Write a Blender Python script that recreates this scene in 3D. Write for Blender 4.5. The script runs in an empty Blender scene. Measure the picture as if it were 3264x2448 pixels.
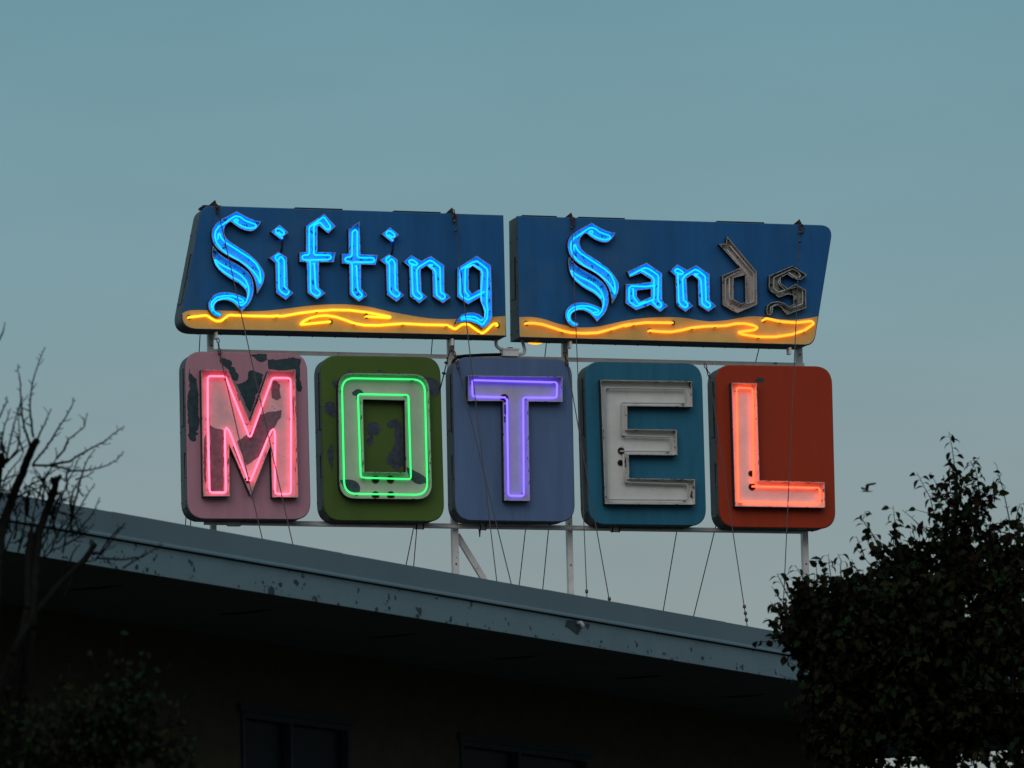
import bpy, math, random
from mathutils import Vector, Matrix
from mathutils.geometry import tessellate_polygon
random.seed(7)
scene = bpy.context.scene
COL = scene.collection
R = math.radians
# ------------------------------------------------------------------ camera
F, W, H = 18700.0, 3264.0, 2448.0          # focal length in photo pixels
PITCH, ROLL = 0.1463984, -0.0232936
YS, YR = 0.2956684, 0.5025356              # bearing of sign and of eave
fw = Vector((0, math.cos(PITCH), math.sin(PITCH)))
_up = Vector((1, 0, 0)).cross(fw)
rt = math.cos(ROLL) * Vector((1, 0, 0)) + math.sin(ROLL) * _up
up = -math.sin(ROLL) * Vector((1, 0, 0)) + math.cos(ROLL) * _up
CAM = Vector((0, 0, 1.6))
def ray(u, v):
    return (fw * F + rt * (u - W / 2) - up * (v - H / 2)).normalized()
def at_dist(u, v, d):
    r = ray(u, v); return CAM + r * (d / r.dot(fw))
def on_plane(u, v, p, n):
    r = ray(u, v); return CAM + r * ((p - CAM).dot(n) / r.dot(n))
cd = bpy.data.cameras.new('camera'); cam = bpy.data.objects.new('camera', cd); COL.objects.link(cam)
cam.matrix_world = Matrix(((rt.x, up.x, -fw.x, CAM.x), (rt.y, up.y, -fw.y, CAM.y), (rt.z, up.z, -fw.z, CAM.z), (0, 0, 0, 1)))
cd.sensor_width = 36; cd.lens = F / W * 36; cd.clip_end = 5000; cd.clip_start = .5
cd.dof.use_dof = True; cd.dof.focus_distance = 60.5; cd.dof.aperture_fstop = 5.6
scene.camera = cam
# ------------------------------------------------------------------ sign frame: x along, y into depth, z up
P0 = at_dist(W / 2, H / 2, 60.0)
HX = Vector((math.cos(YS), math.sin(YS), 0)); HY = Vector((-math.sin(YS), math.cos(YS), 0))
def sp(u, v, d=0.0):                        # photo point on the sign plane at depth d -> (x, d, z)
    p = on_plane(u, v, P0 + HY * d, HY)
    q = p - P0
    return Vector((q.dot(HX), d, p.z))
def sw(q):                                  # sign frame -> world
    p = P0 + HX * q[0] + HY * q[1]; return Vector((p.x, p.y, q[2]))
SROT = Matrix(((HX.x, HY.x, 0, 0), (HX.y, HY.y, 0, 0), (0, 0, 1, 0), (0, 0, 0, 1)))
# ------------------------------------------------------------------ materials
def new_mat(name):
    m = bpy.data.materials.new(name); m.use_nodes = True
    nt = m.node_tree; return m, nt, nt.nodes['Principled BSDF']
def mat(name, c, rough=.6, metal=0, vary=.15, scale=6, chip=None, chip_at=.66, chip_scale=9, bump=0.0, streak=False, spec=.3, chip_w=.015):
    m, nt, b = new_mat(name); N = nt.nodes; L = nt.links
    tc = N.new('ShaderNodeTexCoord'); mp = N.new('ShaderNodeMapping'); L.new(tc.outputs['Object'], mp.inputs[0])
    mp.inputs['Scale'].default_value = (3, 3, .35) if streak else (1, 1, 1)
    n = N.new('ShaderNodeTexNoise'); n.inputs['Scale'].default_value = scale; n.inputs['Detail'].default_value = 6; n.inputs['Roughness'].default_value = .65
    L.new(mp.outputs[0], n.inputs['Vector'])
    r = N.new('ShaderNodeValToRGB'); r.color_ramp.elements[0].position = .3; r.color_ramp.elements[1].position = .7
    r.color_ramp.elements[0].color = (*[x * (1 - vary) for x in c], 1); r.color_ramp.elements[1].color = (*[min(1, x * (1 + vary)) for x in c], 1)
    L.new(n.outputs['Fac'], r.inputs[0]); out = r.outputs[0]
    if chip:
        n2 = N.new('ShaderNodeTexNoise'); n2.inputs['Scale'].default_value = chip_scale; n2.inputs['Detail'].default_value = 4
        L.new(tc.outputs['Object'], n2.inputs['Vector'])
        r2 = N.new('ShaderNodeValToRGB'); r2.color_ramp.elements[0].position = chip_at; r2.color_ramp.elements[1].position = min(1, chip_at + chip_w)
        L.new(n2.outputs['Fac'], r2.inputs[0])
        mx = N.new('ShaderNodeMix'); mx.data_type = 'RGBA'; L.new(r2.outputs[0], mx.inputs[0]); L.new(out, mx.inputs[6]); mx.inputs[7].default_value = (*chip, 1)
        out = mx.outputs[2]
    L.new(out, b.inputs['Base Color'])
    b.inputs['Roughness'].default_value = rough; b.inputs['Metallic'].default_value = metal
    b.inputs['Specular IOR Level'].default_value = spec
    if bump:
        bp = N.new('ShaderNodeBump'); bp.inputs['Strength'].default_value = bump; bp.inputs['Distance'].default_value = .01
        L.new(n.outputs['Fac'], bp.inputs['Height']); L.new(bp.outputs[0], b.inputs['Normal'])
    return m
def glow(name, c, s=1.0):
    m, nt, b = new_mat(name)
    N = nt.nodes; L = nt.links
    tc = N.new('ShaderNodeTexCoord'); n = N.new('ShaderNodeTexNoise'); n.inputs['Scale'].default_value = 5
    L.new(tc.outputs['Object'], n.inputs['Vector'])
    r = N.new('ShaderNodeMapRange'); r.inputs['To Min'].default_value = s * .85; r.inputs['To Max'].default_value = s * 1.15
    L.new(n.outputs['Fac'], r.inputs[0]); L.new(r.outputs[0], b.inputs['Emission Strength'])
    b.inputs['Base Color'].default_value = (.05, .05, .05, 1); b.inputs['Roughness'].default_value = .3
    b.inputs['Emission Color'].default_value = (*c, 1)
    return m
M_blue = mat('blue face paint', (.010, .125, .345), .55, 0, .22, 1.6, streak=True, chip=(.045, .155, .33), chip_at=.48, chip_scale=1.5, chip_w=.4)
M_yellow = mat('sand yellow paint', (.88, .56, .17), .55, 0, .12, 3)
M_case = mat('cabinet sheet metal', (.075, .095, .10), .5, .25, .3, 2.5, chip=(.03, .025, .02), chip_at=.7, chip_scale=14, spec=.4)
M_dark = mat('dark trim', (.02, .022, .024), .6, 0, .2)
M_black = mat('black housing', (.006, .006, .006), .6)
M_rust = mat('rust', (.10, .04, .02), .9, 0, .4, 30)
M_bare = mat('bare weathered metal', (.035, .07, .085), .7, 0, .35, 16, bump=.3)
M_bare2 = mat('bare slate patch', (.055, .075, .10), .7, 0, .4, 16)
M_bare_in = mat('bare patch inside letter', (.17, .14, .17), .7, 0, .3, 22)
M_chan_edge = mat('letter return paint', (.03, .04, .05), .5, 0, .3, 12)
M_rim = mat('letter rim', (.50, .48, .46), .5, 0, .3, 20, chip=(.08, .05, .04), chip_at=.62, chip_scale=25)
M_script_in = mat('script letter neon tinted paint', (.10, .62, .80), .5, 0, .2, 14, chip=(.02, .08, .14), chip_at=.63, chip_scale=22)  # cyan of the neon glow is tinted into this otherwise pale paint
M_unlit_in = mat('script letter dull paint', (.62, .52, .48), .6, 0, .25, 14, chip=(.06, .05, .045), chip_at=.64, chip_scale=20)
M_unlit_dark = mat('script letter grimy paint', (.30, .31, .26), .6, 0, .4, 14, chip=(.04, .035, .03), chip_at=.56, chip_scale=18)
M_m_in = mat('pink letter inside paint', (.76, .58, .60), .5, 0, .12, 8, chip=(.10, .04, .035), chip_at=.70, chip_scale=16)
M_o_in = mat('white letter inside', (.56, .55, .50), .5, 0, .08, 6, chip=(.07, .06, .05), chip_at=.74, chip_scale=14)
M_e_in = mat('white enamel inside', (.77, .78, .75), .5, 0, .08, 5, chip=(.30, .20, .13), chip_at=.66, chip_scale=7, chip_w=.18)
M_pink = mat('pink face paint', (.54, .27, .345), .6, 0, .10, 2.5, streak=True)
M_green = mat('green face paint', (.080, .155, .025), .6, 0, .12, 2.5)
M_peri = mat('periwinkle face paint', (.11, .19, .36), .6, 0, .14, 2.5, streak=True)
M_teal = mat('teal face paint', (.02, .165, .27), .6, 0, .17, 2.5, streak=True)
M_red = mat('brick red face paint', (.42, .040, .009), .6, 0, .10, 2.5, streak=True)
M_frame = mat('painted steel', (.82, .82, .80), .5, 0, .15, 5, chip=(.14, .08, .05), chip_at=.70, chip_scale=12)
M_galv = mat('galvanised conduit', (.84, .86, .88), .5, 0, .2, 8)
M_cable = mat('steel cable', (.10, .085, .09), .5, .5, .2, 20)
M_glass = mat('unlit glass tube', (.50, .54, .55), .12, 0, .05, spec=.7)
G_blue = glow('blue neon', (0.0, .85, 3.4), 1.0)
G_yel = glow('yellow neon', (2.2, 1.0, .03), 1.0)
G_yel2 = glow('amber neon', (2.2, .72, .03), 1.0)
G_pink = glow('pink neon', (4.0, .38, .70), 1.0)
G_green = glow('green neon', (.05, 1.25, .27), 1.0)
G_vio = glow('violet neon', (.42, .24, 4.0), 1.0)
G_red = glow('red neon', (4.4, .27, .07), 1.0)
# ------------------------------------------------------------------ object helpers
def set_tags(o, label=None, cat=None, group=None, kind=None):
    if label: o['label'] = label
    if cat: o['category'] = cat
    if group: o['group'] = group
    if kind: o['kind'] = kind
def thing(name, loc, label, cat, group=None, rot=None):
    o = bpy.data.objects.new(name, None); COL.objects.link(o); o.empty_display_size = .2
    o.matrix_world = Matrix.Translation(loc) @ (rot or Matrix.Identity(4))
    o['mw'] = 0; del o['mw']
    MW[o.name] = o.matrix_world.copy(); set_tags(o, label, cat, group); return o
MW = {}
class Geo:
    def __init__(s): s.v = []; s.f = []; s.m = []; s.mats = []; s.sm = []
    def mi(s, m):
        if m not in s.mats: s.mats.append(m)
        return s.mats.index(m)
    def add(s, vs, fs, m, smooth=False):
        o = len(s.v); s.v += [Vector(v) for v in vs]; i = s.mi(m)
        for f in fs: s.f.append([o + k for k in f]); s.m.append(i); s.sm.append(smooth)
    def poly(s, loops, m, flip=False):       # loops of 3D points, holes after the first
        tris = tessellate_polygon([[Vector(p) for p in l] for l in loops]); flat = [p for l in loops for p in l]
        s.add(flat, [list(t) for t in tris], m)
    def strip(s, a, b, m, smooth=False):     # closed strip between loops
        n = len(a); s.add(list(a) + list(b), [(i, (i + 1) % n, n + (i + 1) % n, n + i) for i in range(n)], m, smooth)
    def hexa(s, p, m):                       # 8 corners: bottom 4 then top 4
        s.add(p, [(0, 3, 2, 1), (4, 5, 6, 7), (0, 1, 5, 4), (1, 2, 6, 5), (2, 3, 7, 6), (3, 0, 4, 7)], m)
    def box(s, lo, hi, m, X=None):
        a, b = lo, hi
        c = [Vector((x, y, z)) for z in (a[2], b[2]) for x, y in ((a[0], a[1]), (b[0], a[1]), (b[0], b[1]), (a[0], b[1]))]
        if X: c = [X(q) for q in c]
        s.hexa(c, m)
    def tube(s, pts, r, m, sides=8, cap=True):
        pts = [Vector(p) for p in pts]; n = len(pts)
        rs = r if isinstance(r, (list, tuple)) else [r] * n
        prev = None; rings = []
        for i in range(n):
            t = (pts[min(i + 1, n - 1)] - pts[max(i - 1, 0)])
            if t.length < 1e-9: t = Vector((0, 0, 1))
            t.normalize()
            if prev is None:
                a = Vector((0, 0, 1)) if abs(t.z) < .9 else Vector((1, 0, 0))
                prev = (a - t * a.dot(t)).normalized()
            else:
                q = prev - t * prev.dot(t)
                prev = q.normalized() if q.length > 1e-6 else prev
            b = t.cross(prev)
            rings.append([pts[i] + (prev * math.cos(2 * math.pi * k / sides) + b * math.sin(2 * math.pi * k / sides)) * rs[i] for k in range(sides)])
        vs = [p for g in rings for p in g]; fs = []
        for i in range(n - 1):
            for k in range(sides):
                fs.append((i * sides + k, i * sides + (k + 1) % sides, (i + 1) * sides + (k + 1) % sides, (i + 1) * sides + k))
        if cap: fs.append(tuple(reversed(range(sides)))); fs.append(tuple((n - 1) * sides + k for k in range(sides)))
        s.add(vs, fs, m, True)
    def build(s, name, parent=None, world=True, **tags):
        # vertices are world coordinates; turned into the root's local frame
        me = bpy.data.meshes.new(name); mw = MW[parent.name] if parent else Matrix.Identity(4)
        inv = mw.inverted()
        me.from_pydata([inv @ v for v in s.v], [], s.f)
        for m in s.mats: me.materials.append(m)
        me.polygons.foreach_set('material_index', s.m); me.polygons.foreach_set('use_smooth', s.sm)
        me.update()
        o = bpy.data.objects.new(name, me); COL.objects.link(o)
        if parent: o.parent = parent
        MW[o.name] = mw; set_tags(o, **tags); return o
def root_mesh(g, name, loc, rot=None, **tags):   # one-mesh thing with its origin at loc
    mw = Matrix.Translation(loc) @ (rot or Matrix.Identity(4)); inv = mw.inverted()
    me = bpy.data.meshes.new(name); me.from_pydata([inv @ v for v in g.v], [], g.f)
    for m in g.mats: me.materials.append(m)
    me.polygons.foreach_set('material_index', g.m); me.polygons.foreach_set('use_smooth', g.sm); me.update()
    o = bpy.data.objects.new(name, me); COL.objects.link(o); o.matrix_world = mw; MW[o.name] = mw; set_tags(o, **tags); return o
# 2D helpers
def conv(crop, pts):
    ox, oy, s = crop; return [(ox + x / s, oy + y / s) for x, y in pts]
def rounded(pts, r, seg=5, closed=True, frac=.48):
    n = len(pts); out = []
    for i in range(n):
        p = pts[i]
        if not closed and i in (0, n - 1): out.append(p); continue
        a = pts[i - 1]; b = pts[(i + 1) % n]; va = a - p; vb = b - p
        if va.length < 1e-6 or vb.length < 1e-6: continue
        ang = va.angle(vb); 
        if ang > math.pi - .05: out.append(p); continue
        cut = min(r / max(.15, math.tan(ang / 2)), va.length * frac, vb.length * frac)
        A = p + va.normalized() * cut; B = p + vb.normalized() * cut
        for k in range(seg + 1):
            t = k / seg; out.append(A * (1 - t) ** 2 + p * 2 * t * (1 - t) + B * t * t)
    return out
def soften(pts, thr=48, it=2):               # rounds gentle bends, keeps sharp corners
    for _ in range(it):
        out = []; n = len(pts)
        for i in range(n):
            p = pts[i]; a = pts[i - 1]; b = pts[(i + 1) % n]
            t = math.degrees((p - a).angle(b - p, 0))
            if t > thr: out.append(p)
            else: out += [p * .75 + a * .25, p * .75 + b * .25]
        pts = out
    return pts
def inset(pts, w):                            # pts: Vectors (x,y,z) in sign frame, offset in x-z plane towards the inside
    n = len(pts); area = sum(pts[i].x * pts[(i + 1) % n].z - pts[(i + 1) % n].x * pts[i].z for i in range(n)) / 2
    sg = 1 if area > 0 else -1; out = []
    for i in range(n):
        a = pts[i - 1]; p = pts[i]; b = pts[(i + 1) % n]
        d1 = Vector((p.x - a.x, p.z - a.z)); d2 = Vector((b.x - p.x, b.z - p.z))
        if d1.length < 1e-7: d1 = d2
        if d2.length < 1e-7: d2 = d1
        d1.normalize(); d2.normalize()
        n1 = Vector((-d1.y, d1.x)) * sg; n2 = Vector((-d2.y, d2.x)) * sg
        m = n1 + n2
        if m.length < .3: m = n1.copy()
        m.normalize(); k = w / max(.35, m.dot(n1))
        out.append(Vector((p.x + m.x * k, p.y, p.z + m.y * k)))
    return out
def jag(pts, amp=.007, step=.011, seed=1):    # ragged torn-paint outline
    rnd = random.Random(seed + len(pts)); out = []; n = len(pts)
    for i in range(n):
        a, b = pts[i], pts[(i + 1) % n]; L = (b - a).length; k = max(1, int(L / step))
        nx, nz = -(b.z - a.z) / max(L, 1e-6), (b.x - a.x) / max(L, 1e-6); w = 0
        for j in range(k):
            w = w * .75 + rnd.uniform(-1, 1) * amp * (1 if j else .3); t = j / k; e_ = math.sin(math.pi * t) * .7 + .3
            p = a.lerp(b, t); out.append(Vector((p.x + nx * w * e_ + rnd.uniform(-.0015, .0015), p.y, p.z + nz * w * e_)))
    return out
def shift(l, d): return [Vector((p.x, d, p.z)) for p in l]
def tow(l): return [sw(p) for p in l]
C1 = (540, 620, 3.6075); C2 = (850, 640, 3.77); C3 = (1230, 640, 3.607); C4 = (1600, 660, 3.6065); C5 = (1980, 680, 3.769); C6 = (2260, 680, 3.771)
CA = (550, 1080, 2.765); CB = (980, 1100, 2.765); CC = (1400, 1080, 2.676); CD = (1820, 1100, 2.676); CE = (2230, 1120, 2.766)
# ------------------------------------------------------------------ channel letter
WALLMAT = {M_m_in.name: mat('pink letter return inside', (.60, .46, .46), .5, 0, .12, 8, chip=(.10, .03, .03), chip_at=.60, chip_scale=13),
           M_o_in.name: mat('white letter return inside', (.56, .55, .50), .5, 0, .1, 8, chip=(.05, .05, .06), chip_at=.61, chip_scale=13),
           M_e_in.name: mat('enamel return inside', (.74, .72, .68), .5, 0, .1, 8, chip=(.06, .03, .02), chip_at=.59, chip_scale=11)}
DL = -.085
def channel(loops, inside, parent, name='letter', dl=DL, extra=None, holes=None, label=None):
    """loops: traced rim outlines in the sign frame (first of each group is the outer one, others are holes)"""
    g = Geo()
    for grp in loops:
        back = []
        for k, l in enumerate(grp):
            hole = k > 0
            inn = inset(l, -.006 if hole else .006)
            g.strip(tow(shift(l, 0)), tow(shift(l, dl)), M_chan_edge)
            g.strip(tow(shift(l, dl)), tow(shift(inn, dl)), M_rim)
            g.strip(tow(shift(inn, dl)), tow(shift(inn, -.006)), WALLMAT.get(inside.name, inside))
            back.append(tow(shift(inn, -.006)))
        g.poly(back, inside)
    if extra:
        for pl, m in extra: g.poly([tow(shift(pl, -.0085))], m)
    if holes:
        for (x, z, r) in holes:
            ring = [Vector((x + r * math.cos(t * math.pi / 6), -.010, z + r * math.sin(t * math.pi / 6))) for t in range(12)]
            g.poly([tow(ring)], M_black)
            g.tube(tow([Vector((x, -.01, z)), Vector((x, -.028, z))]), r * .62, M_black, 10)
            rr = [Vector((x + (q.x - x) * 1.5, -.0092, z + (q.z - z) * 1.5 - r * .15)) for q in ring]
            g.poly([tow(rr)], M_rust)
    return g.build(name, parent, label=label)
def neon(paths, m, parent, name='neon_tube', d=-.048, r=.0095, rad=.03, base=-.006, ends=True, label=None, supports=True):
    g = Geo()
    for closed, pts in paths:
        q = [Vector((p.x, d, p.z)) for p in pts]
        if closed:
            q = rounded(q, rad, 4); q = q + [q[0], q[1]]
        else:
            q = rounded(q, rad, 4, closed=False)
            if ends:
                q = [Vector((q[0].x, base, q[0].z)), Vector((q[0].x, d * .7, q[0].z))] + q + [Vector((q[-1].x, d * .7, q[-1].z)), Vector((q[-1].x, base, q[-1].z))]
        g.tube(tow(q), r, m, 8)
        if supports:
            acc = 0
            for i in range(1, len(q)):
                acc += (q[i] - q[i - 1]).length
                if acc > .42:
                    acc = random.uniform(-.1, .1); p = q[i]
                    if abs(p.y - d) < 1e-4:
                        g.tube(tow([Vector((p.x, base, p.z)), Vector((p.x, d + r * .6, p.z))]), .008, M_rust, 6)
                        g.box((p.x - .014, d - .004, p.z - r - .004), (p.x + .014, d + .012, p.z - r + .002), M_rust, sw)
    return g.build(name, parent, label=label)
def SP(crop, pts, d): return [sp(u, v, d) for u, v in conv(crop, pts)]
# ------------------------------------------------------------------ cabinets
def cabinet(outline, depth, face_mat, label, cat, name, group, extra=None, slots=None):
    """outline: closed list in the sign frame on d=0"""
    xs = [p.x for p in outline]; zs = [p.z for p in outline]
    base = sw(((min(xs) + max(xs)) / 2, depth / 2, min(zs)))
    t = thing(name, base, label, cat, group, SROT)
    g = Geo(); n = len(outline)
    lip = inset(outline, .006)
    g.strip(tow(shift(outline, .006)), tow(shift(outline, depth)), M_case)
    g.poly([tow(shift(outline, depth))], M_case)
    # seam flange round the middle of the return and small screws
    out2 = inset(outline, -.004)
    g.strip(tow(shift(out2, .03)), tow(shift(out2, .012)), M_case); g.strip(tow(shift(outline, .0305)), tow(shift(out2, .03)), M_case)
    g.strip(tow(shift(out2, .012)), tow(shift(outline, .0115)), M_case)
    acc = 0
    for i in range(n):
        a, b = outline[i], outline[(i + 1) % n]; L = (b - a).length; s = 0
        while acc + (L - s) > .24:
            s += .24 - acc; acc = 0; p = a.lerp(b, s / L)
            for dd in (.045, depth - .03):
                q = Vector((p.x, dd, p.z)); 
                g.box((q.x - .007, q.y - .006, q.z - .007), (q.x + .007, q.y + .006, q.z + .007), M_dark, sw)
        acc += L - s
    g.build('cabinet', t)
    f = Geo(); f.strip(tow(shift(outline, .006)), tow(shift(lip, 0)), face_mat); f.poly([tow(shift(lip, 0))], face_mat)
    if extra:
        for pl, m, off in extra: f.poly([tow(shift(pl, -off))], m)
    f.build('face', t)
    # access panel on the left return
    lo, hi = min(zs), max(zs)
    def leftx(z):
        best = None
        for i in range(n):
            a, b = outline[i], outline[(i + 1) % n]
            if (a.z - z) * (b.z - z) <= 0 and abs(a.z - b.z) > 1e-6:
                x = a.x + (b.x - a.x) * (z - a.z) / (b.z - a.z)
                best = x if best is None else min(best, x)
        return best
    for (f0, f1, d0, d1) in (slots or []):
        z0 = lo + (hi - lo) * f0; z1 = lo + (hi - lo) * f1
        x0, x1 = leftx(z0), leftx(z1); p = Geo(); w = .007
        p.hexa([sw((x0 - w, d0, z0)), sw((x0 + .002, d0, z0)), sw((x0 + .002, d1, z0)), sw((x0 - w, d1, z0)),
                sw((x1 - w, d0, z1)), sw((x1 + .002, d0, z1)), sw((x1 + .002, d1, z1)), sw((x1 - w, d1, z1))], M_case)
        e = .0028
        p.hexa([sw((x0 - e, d0 - .022, z0 - .02)), sw((x0 + .002, d0 - .022, z0 - .02)), sw((x0 + .002, d0 - .001, z0 - .02)), sw((x0 - e, d0 - .001, z0 - .02)),
                sw((x1 - e, d0 - .022, z1)), sw((x1 + .002, d0 - .022, z1)), sw((x1 + .002, d0 - .001, z1)), sw((x1 - e, d0 - .001, z1))], M_black)
        p.build('access_panel', t)
    return t
# ---- letter panels
def panel(crop, corners, r, face, label, extra=None):
    pts = [sp(u, v, 0) for u, v in conv(crop, corners)]
    o = rounded(pts, r, 10)
    ex = [(jag(soften(SP(crop, p, 0), 70, 1), seed=i), m, .0022) for i, (p, m) in enumerate(extra or [])]
    return cabinet(o, .27, face, label, 'sign', 'letter_sign', 'five letter signs in the lower row', ex, [(.56, .90, .10, .24), (.07, .40, .10, .24)])
RP = .185
M_patch = [
 ([(412,165),(450,172),(520,200),(510,240),(545,250),(560,290),(588,320),(570,372),(530,360),(500,300),(490,260),(450,235),(415,205)], M_bare),
 ([(690,140),(830,135),(835,185),(790,205),(755,200),(720,165)], M_bare),
 ([(838,190),(880,178),(930,190),(1000,172),(1060,168),(1130,178),(1130,215),(1118,260),(1140,440),(1128,470),(1100,462),(1090,380),(1085,270),(850,268),(838,230)], M_bare),
 ([(560,395),(600,395),(660,375),(660,300),(680,278),(740,285),(798,320),(790,365),(760,450),(720,550),(685,660),(672,640),(620,530)], M_bare),
 ([(148,262),(155,300),(185,335),(212,350),(210,400),(222,430),(228,560),(222,660),(240,700),(228,790),(205,815),(228,830),(200,855),(210,890),(190,908),(150,890),(132,850),(150,820),(138,750),(128,640),(128,520),(148,440),(150,390),(136,350)], M_bare)]
pM = panel(CA, [(110,112),(1182,128),(1218,1592),(135,1585)], RP, M_pink, 'pink rounded sign with peeling dark patches carrying a lit pink letter M', M_patch)
m_in = [[(330,760),(380,790),(450,805),(452,1340),(345,1345),(325,1300)],
        [(568,905),(690,820),(770,670),(840,645),(960,628),(955,690),(920,740),(870,850),(760,1040),(650,1115)],
        [(278,890),(300,780),(300,1100),(292,1340),(276,1200)],
        [(880,370),(915,370),(945,400),(945,460),(955,520),(925,540),(875,520),(868,440)],
        [(1060,505),(1085,520),(1085,740),(1068,700),(1060,600)],
        [(545,905),(566,1000),(650,1180),(670,1240),(640,1210),(530,960)]]
def prt(t, crop, loops, inside, tubes, tm, holes=(), extra=(), soft=False, label=None, rad=.03, r=.0095, closed=False, supports=True):
    L = [[SP(crop, l, DL) for l in grp] for grp in loops]
    hs = [(*[sp(*conv(crop, [(x, y)])[0], -.01)[k] for k in (0, 2)], rr) for x, y, rr in holes]
    ex = [(jag(SP(crop, p, -.0085), .004, seed=i), m) for i, (p, m) in enumerate(extra)]
    o = channel(L, inside, t, extra=ex, holes=hs, label=label)
    if tubes: neon([(c, SP(crop, p, -.048)) for c, p in tubes], tm, o, rad=rad, r=r, supports=supports)
    return o
prt(pM, CA, [[[(252,272),(488,272),(683,728),(845,278),(1083,282),(1110,1398),(878,1398),(866,935),(690,1380),(500,935),(505,1388),(270,1388)]]],
    M_m_in, [(False, [(690,1245),(903,722),(903,1366),(1042,1368),(1045,700),(1040,345),(880,345),(690,862),(672,858),(465,330),(310,328),(310,700),(326,1356),(472,1356),(458,700),(664,1245)])],
    G_pink, holes=[(660,1243,.022)], extra=[(p, M_bare_in) for p in m_in], rad=.035)
O_patch = [([(140,545),(170,500),(215,495),(245,520),(248,640),(215,635),(160,600)], M_bare2), ([(215,312),(265,315),(268,350),(240,390),(228,360)], M_bare2),
 ([(1028,265),(1060,285),(1130,300),(1172,340),(1172,430),(1110,460),(1080,420),(1060,370),(1025,330)], M_bare2), ([(345,245),(370,205),(390,235),(380,250)], M_bare2),
 ([(605,235),(630,210),(690,240)], M_bare2), ([(195,890),(215,865),(228,930),(232,1010),(212,1130),(195,1050),(172,960)], M_bare2),
 ([(540,690),(580,672),(630,695),(648,735),(630,790),(580,800),(578,860),(555,900),(520,860),(520,825),(555,810),(525,770),(530,720)], M_bare2),
 ([(700,690),(740,655),(800,650),(830,690),(832,800),(850,980),(840,1050),(805,1105),(760,1090),(690,1040),(695,990),(760,900),(770,840),(770,720),(730,735),(700,715)], M_bare2)]
pO = panel(CB, [(115,92),(1168,108),(1207,1555),(148,1545)], RP, M_green, 'olive green rounded sign with slate coloured scars carrying a lit green letter O', O_patch)
def rsp(crop, pts, r, d): return rounded([sp(u, v, d) for u, v in conv(crop, pts)], r, 8)
oo = channel([[rsp(CB, [(268,243),(1070,258),(1100,1360),(283,1350)], .17, DL), rsp(CB, [(488,478),(856,487),(868,1122),(503,1116)], .012, DL)]], M_o_in, pO,
   extra=[(soften(SP(CB, p, -.0085), 60, 1), M_bare2) for p in ([(392,418),(430,388),(470,390),(498,425),(440,452),(398,440)], [(285,1190),(380,1182),(440,1205),(465,1250),(462,1292),(400,1300),(330,1270)], [(868,1072),(910,1090),(1010,1140),(1055,1180),(1035,1220),(960,1228),(900,1170)], [(1062,470),(1082,500),(1090,1200),(1070,1240),(1060,900)])],
   holes=[(*[sp(*conv(CB, [(x, y)])[0], -.01)[k] for k in (0, 2)], .028) for x, y in ((600,1182),(732,1182),(600,1320),(735,1320))])
neon([(True, rsp(CB, [(303,290),(1033,304),(1058,1320),(325,1310)], .13, -.048)), (True, SP(CB, [(445,432),(890,440),(912,1182),(470,1168)], -.048))], G_green, oo, rad=.03)
pT = panel(CC, [(114,153),(1130,177),(1158,1562),(140,1548)], RP, M_peri, 'periwinkle blue rounded sign carrying a lit violet letter T')
prt(pT, CC, [[[(245,312),(1053,322),(1053,538),(762,535),(775,1382),(555,1380),(542,530),(245,530)]]], M_o_in,
    [(False, [(566,500),(284,492),(280,352),(1006,372),(1003,502),(716,502),(722,1340),(590,1338),(578,512)])], G_vio, holes=[(556,502,.03)],
    extra=[([(555,560),(572,560),(572,640),(560,650)], M_bare), ([(552,660),(566,665),(564,715),(553,710)], M_bare), ([(744,560),(752,600),(764,1200),(752,1240),(748,900)], M_bare), ([(1030,390),(1044,400),(1044,500),(1030,480)], M_bare)])
pE = panel(CD, [(115,140),(1115,158),(1155,1540),(155,1528)], RP, M_teal, 'teal rounded sign carrying an unlit white letter E')
prt(pE, CD, [[[(252,295),(1033,308),(1037,527),(480,520),(482,715),(903,722),(908,940),(492,935),(498,1135),(1057,1145),(1060,1362),(290,1355)]]], M_e_in,
    [(False, [(430,905),(850,906),(850,785),(428,770),(425,492),(980,496),(975,375),(288,365),(310,1316),(992,1322),(1000,1186),(455,1170),(446,935)])], M_glass,
    holes=[(428,900,.026),(422,1002,.022)], extra=[([(1030,1240),(1046,1250),(1046,1320),(1015,1290)], M_rust), ([(455,590),(470,590),(470,640),(458,635)], M_bare), ([(462,960),(482,950),(486,1060),(478,1080),(460,1030)], M_bare), ([(272,720),(280,720),(284,800),(276,800)], M_rust)])
pL = panel(CE, [(138,120),(1165,135),(1200,1562),(178,1548)], RP, M_red, 'brick red rounded sign carrying a lit orange letter L', [([(488,255),(510,232),(555,235),(575,258),(545,275),(505,270)], M_bare)])
prt(pL, CE, [[[(280,275),(505,280),(530,1135),(1103,1152),(1108,1380),(312,1367)]]], M_e_in,
    [(False, [(470,1190),(1060,1205),(1060,1346),(340,1330),(326,320),(466,325),(476,1160)])], G_red, holes=[(462,1192,.026),(455,1075,.022)],
    extra=[([(488,560),(505,565),(510,690),(500,640)], M_rust), ([(505,1000),(518,1005),(516,1055),(505,1040)], M_black), ([(1080,1215),(1095,1205),(1093,1250),(1080,1240)], M_black)])
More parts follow.
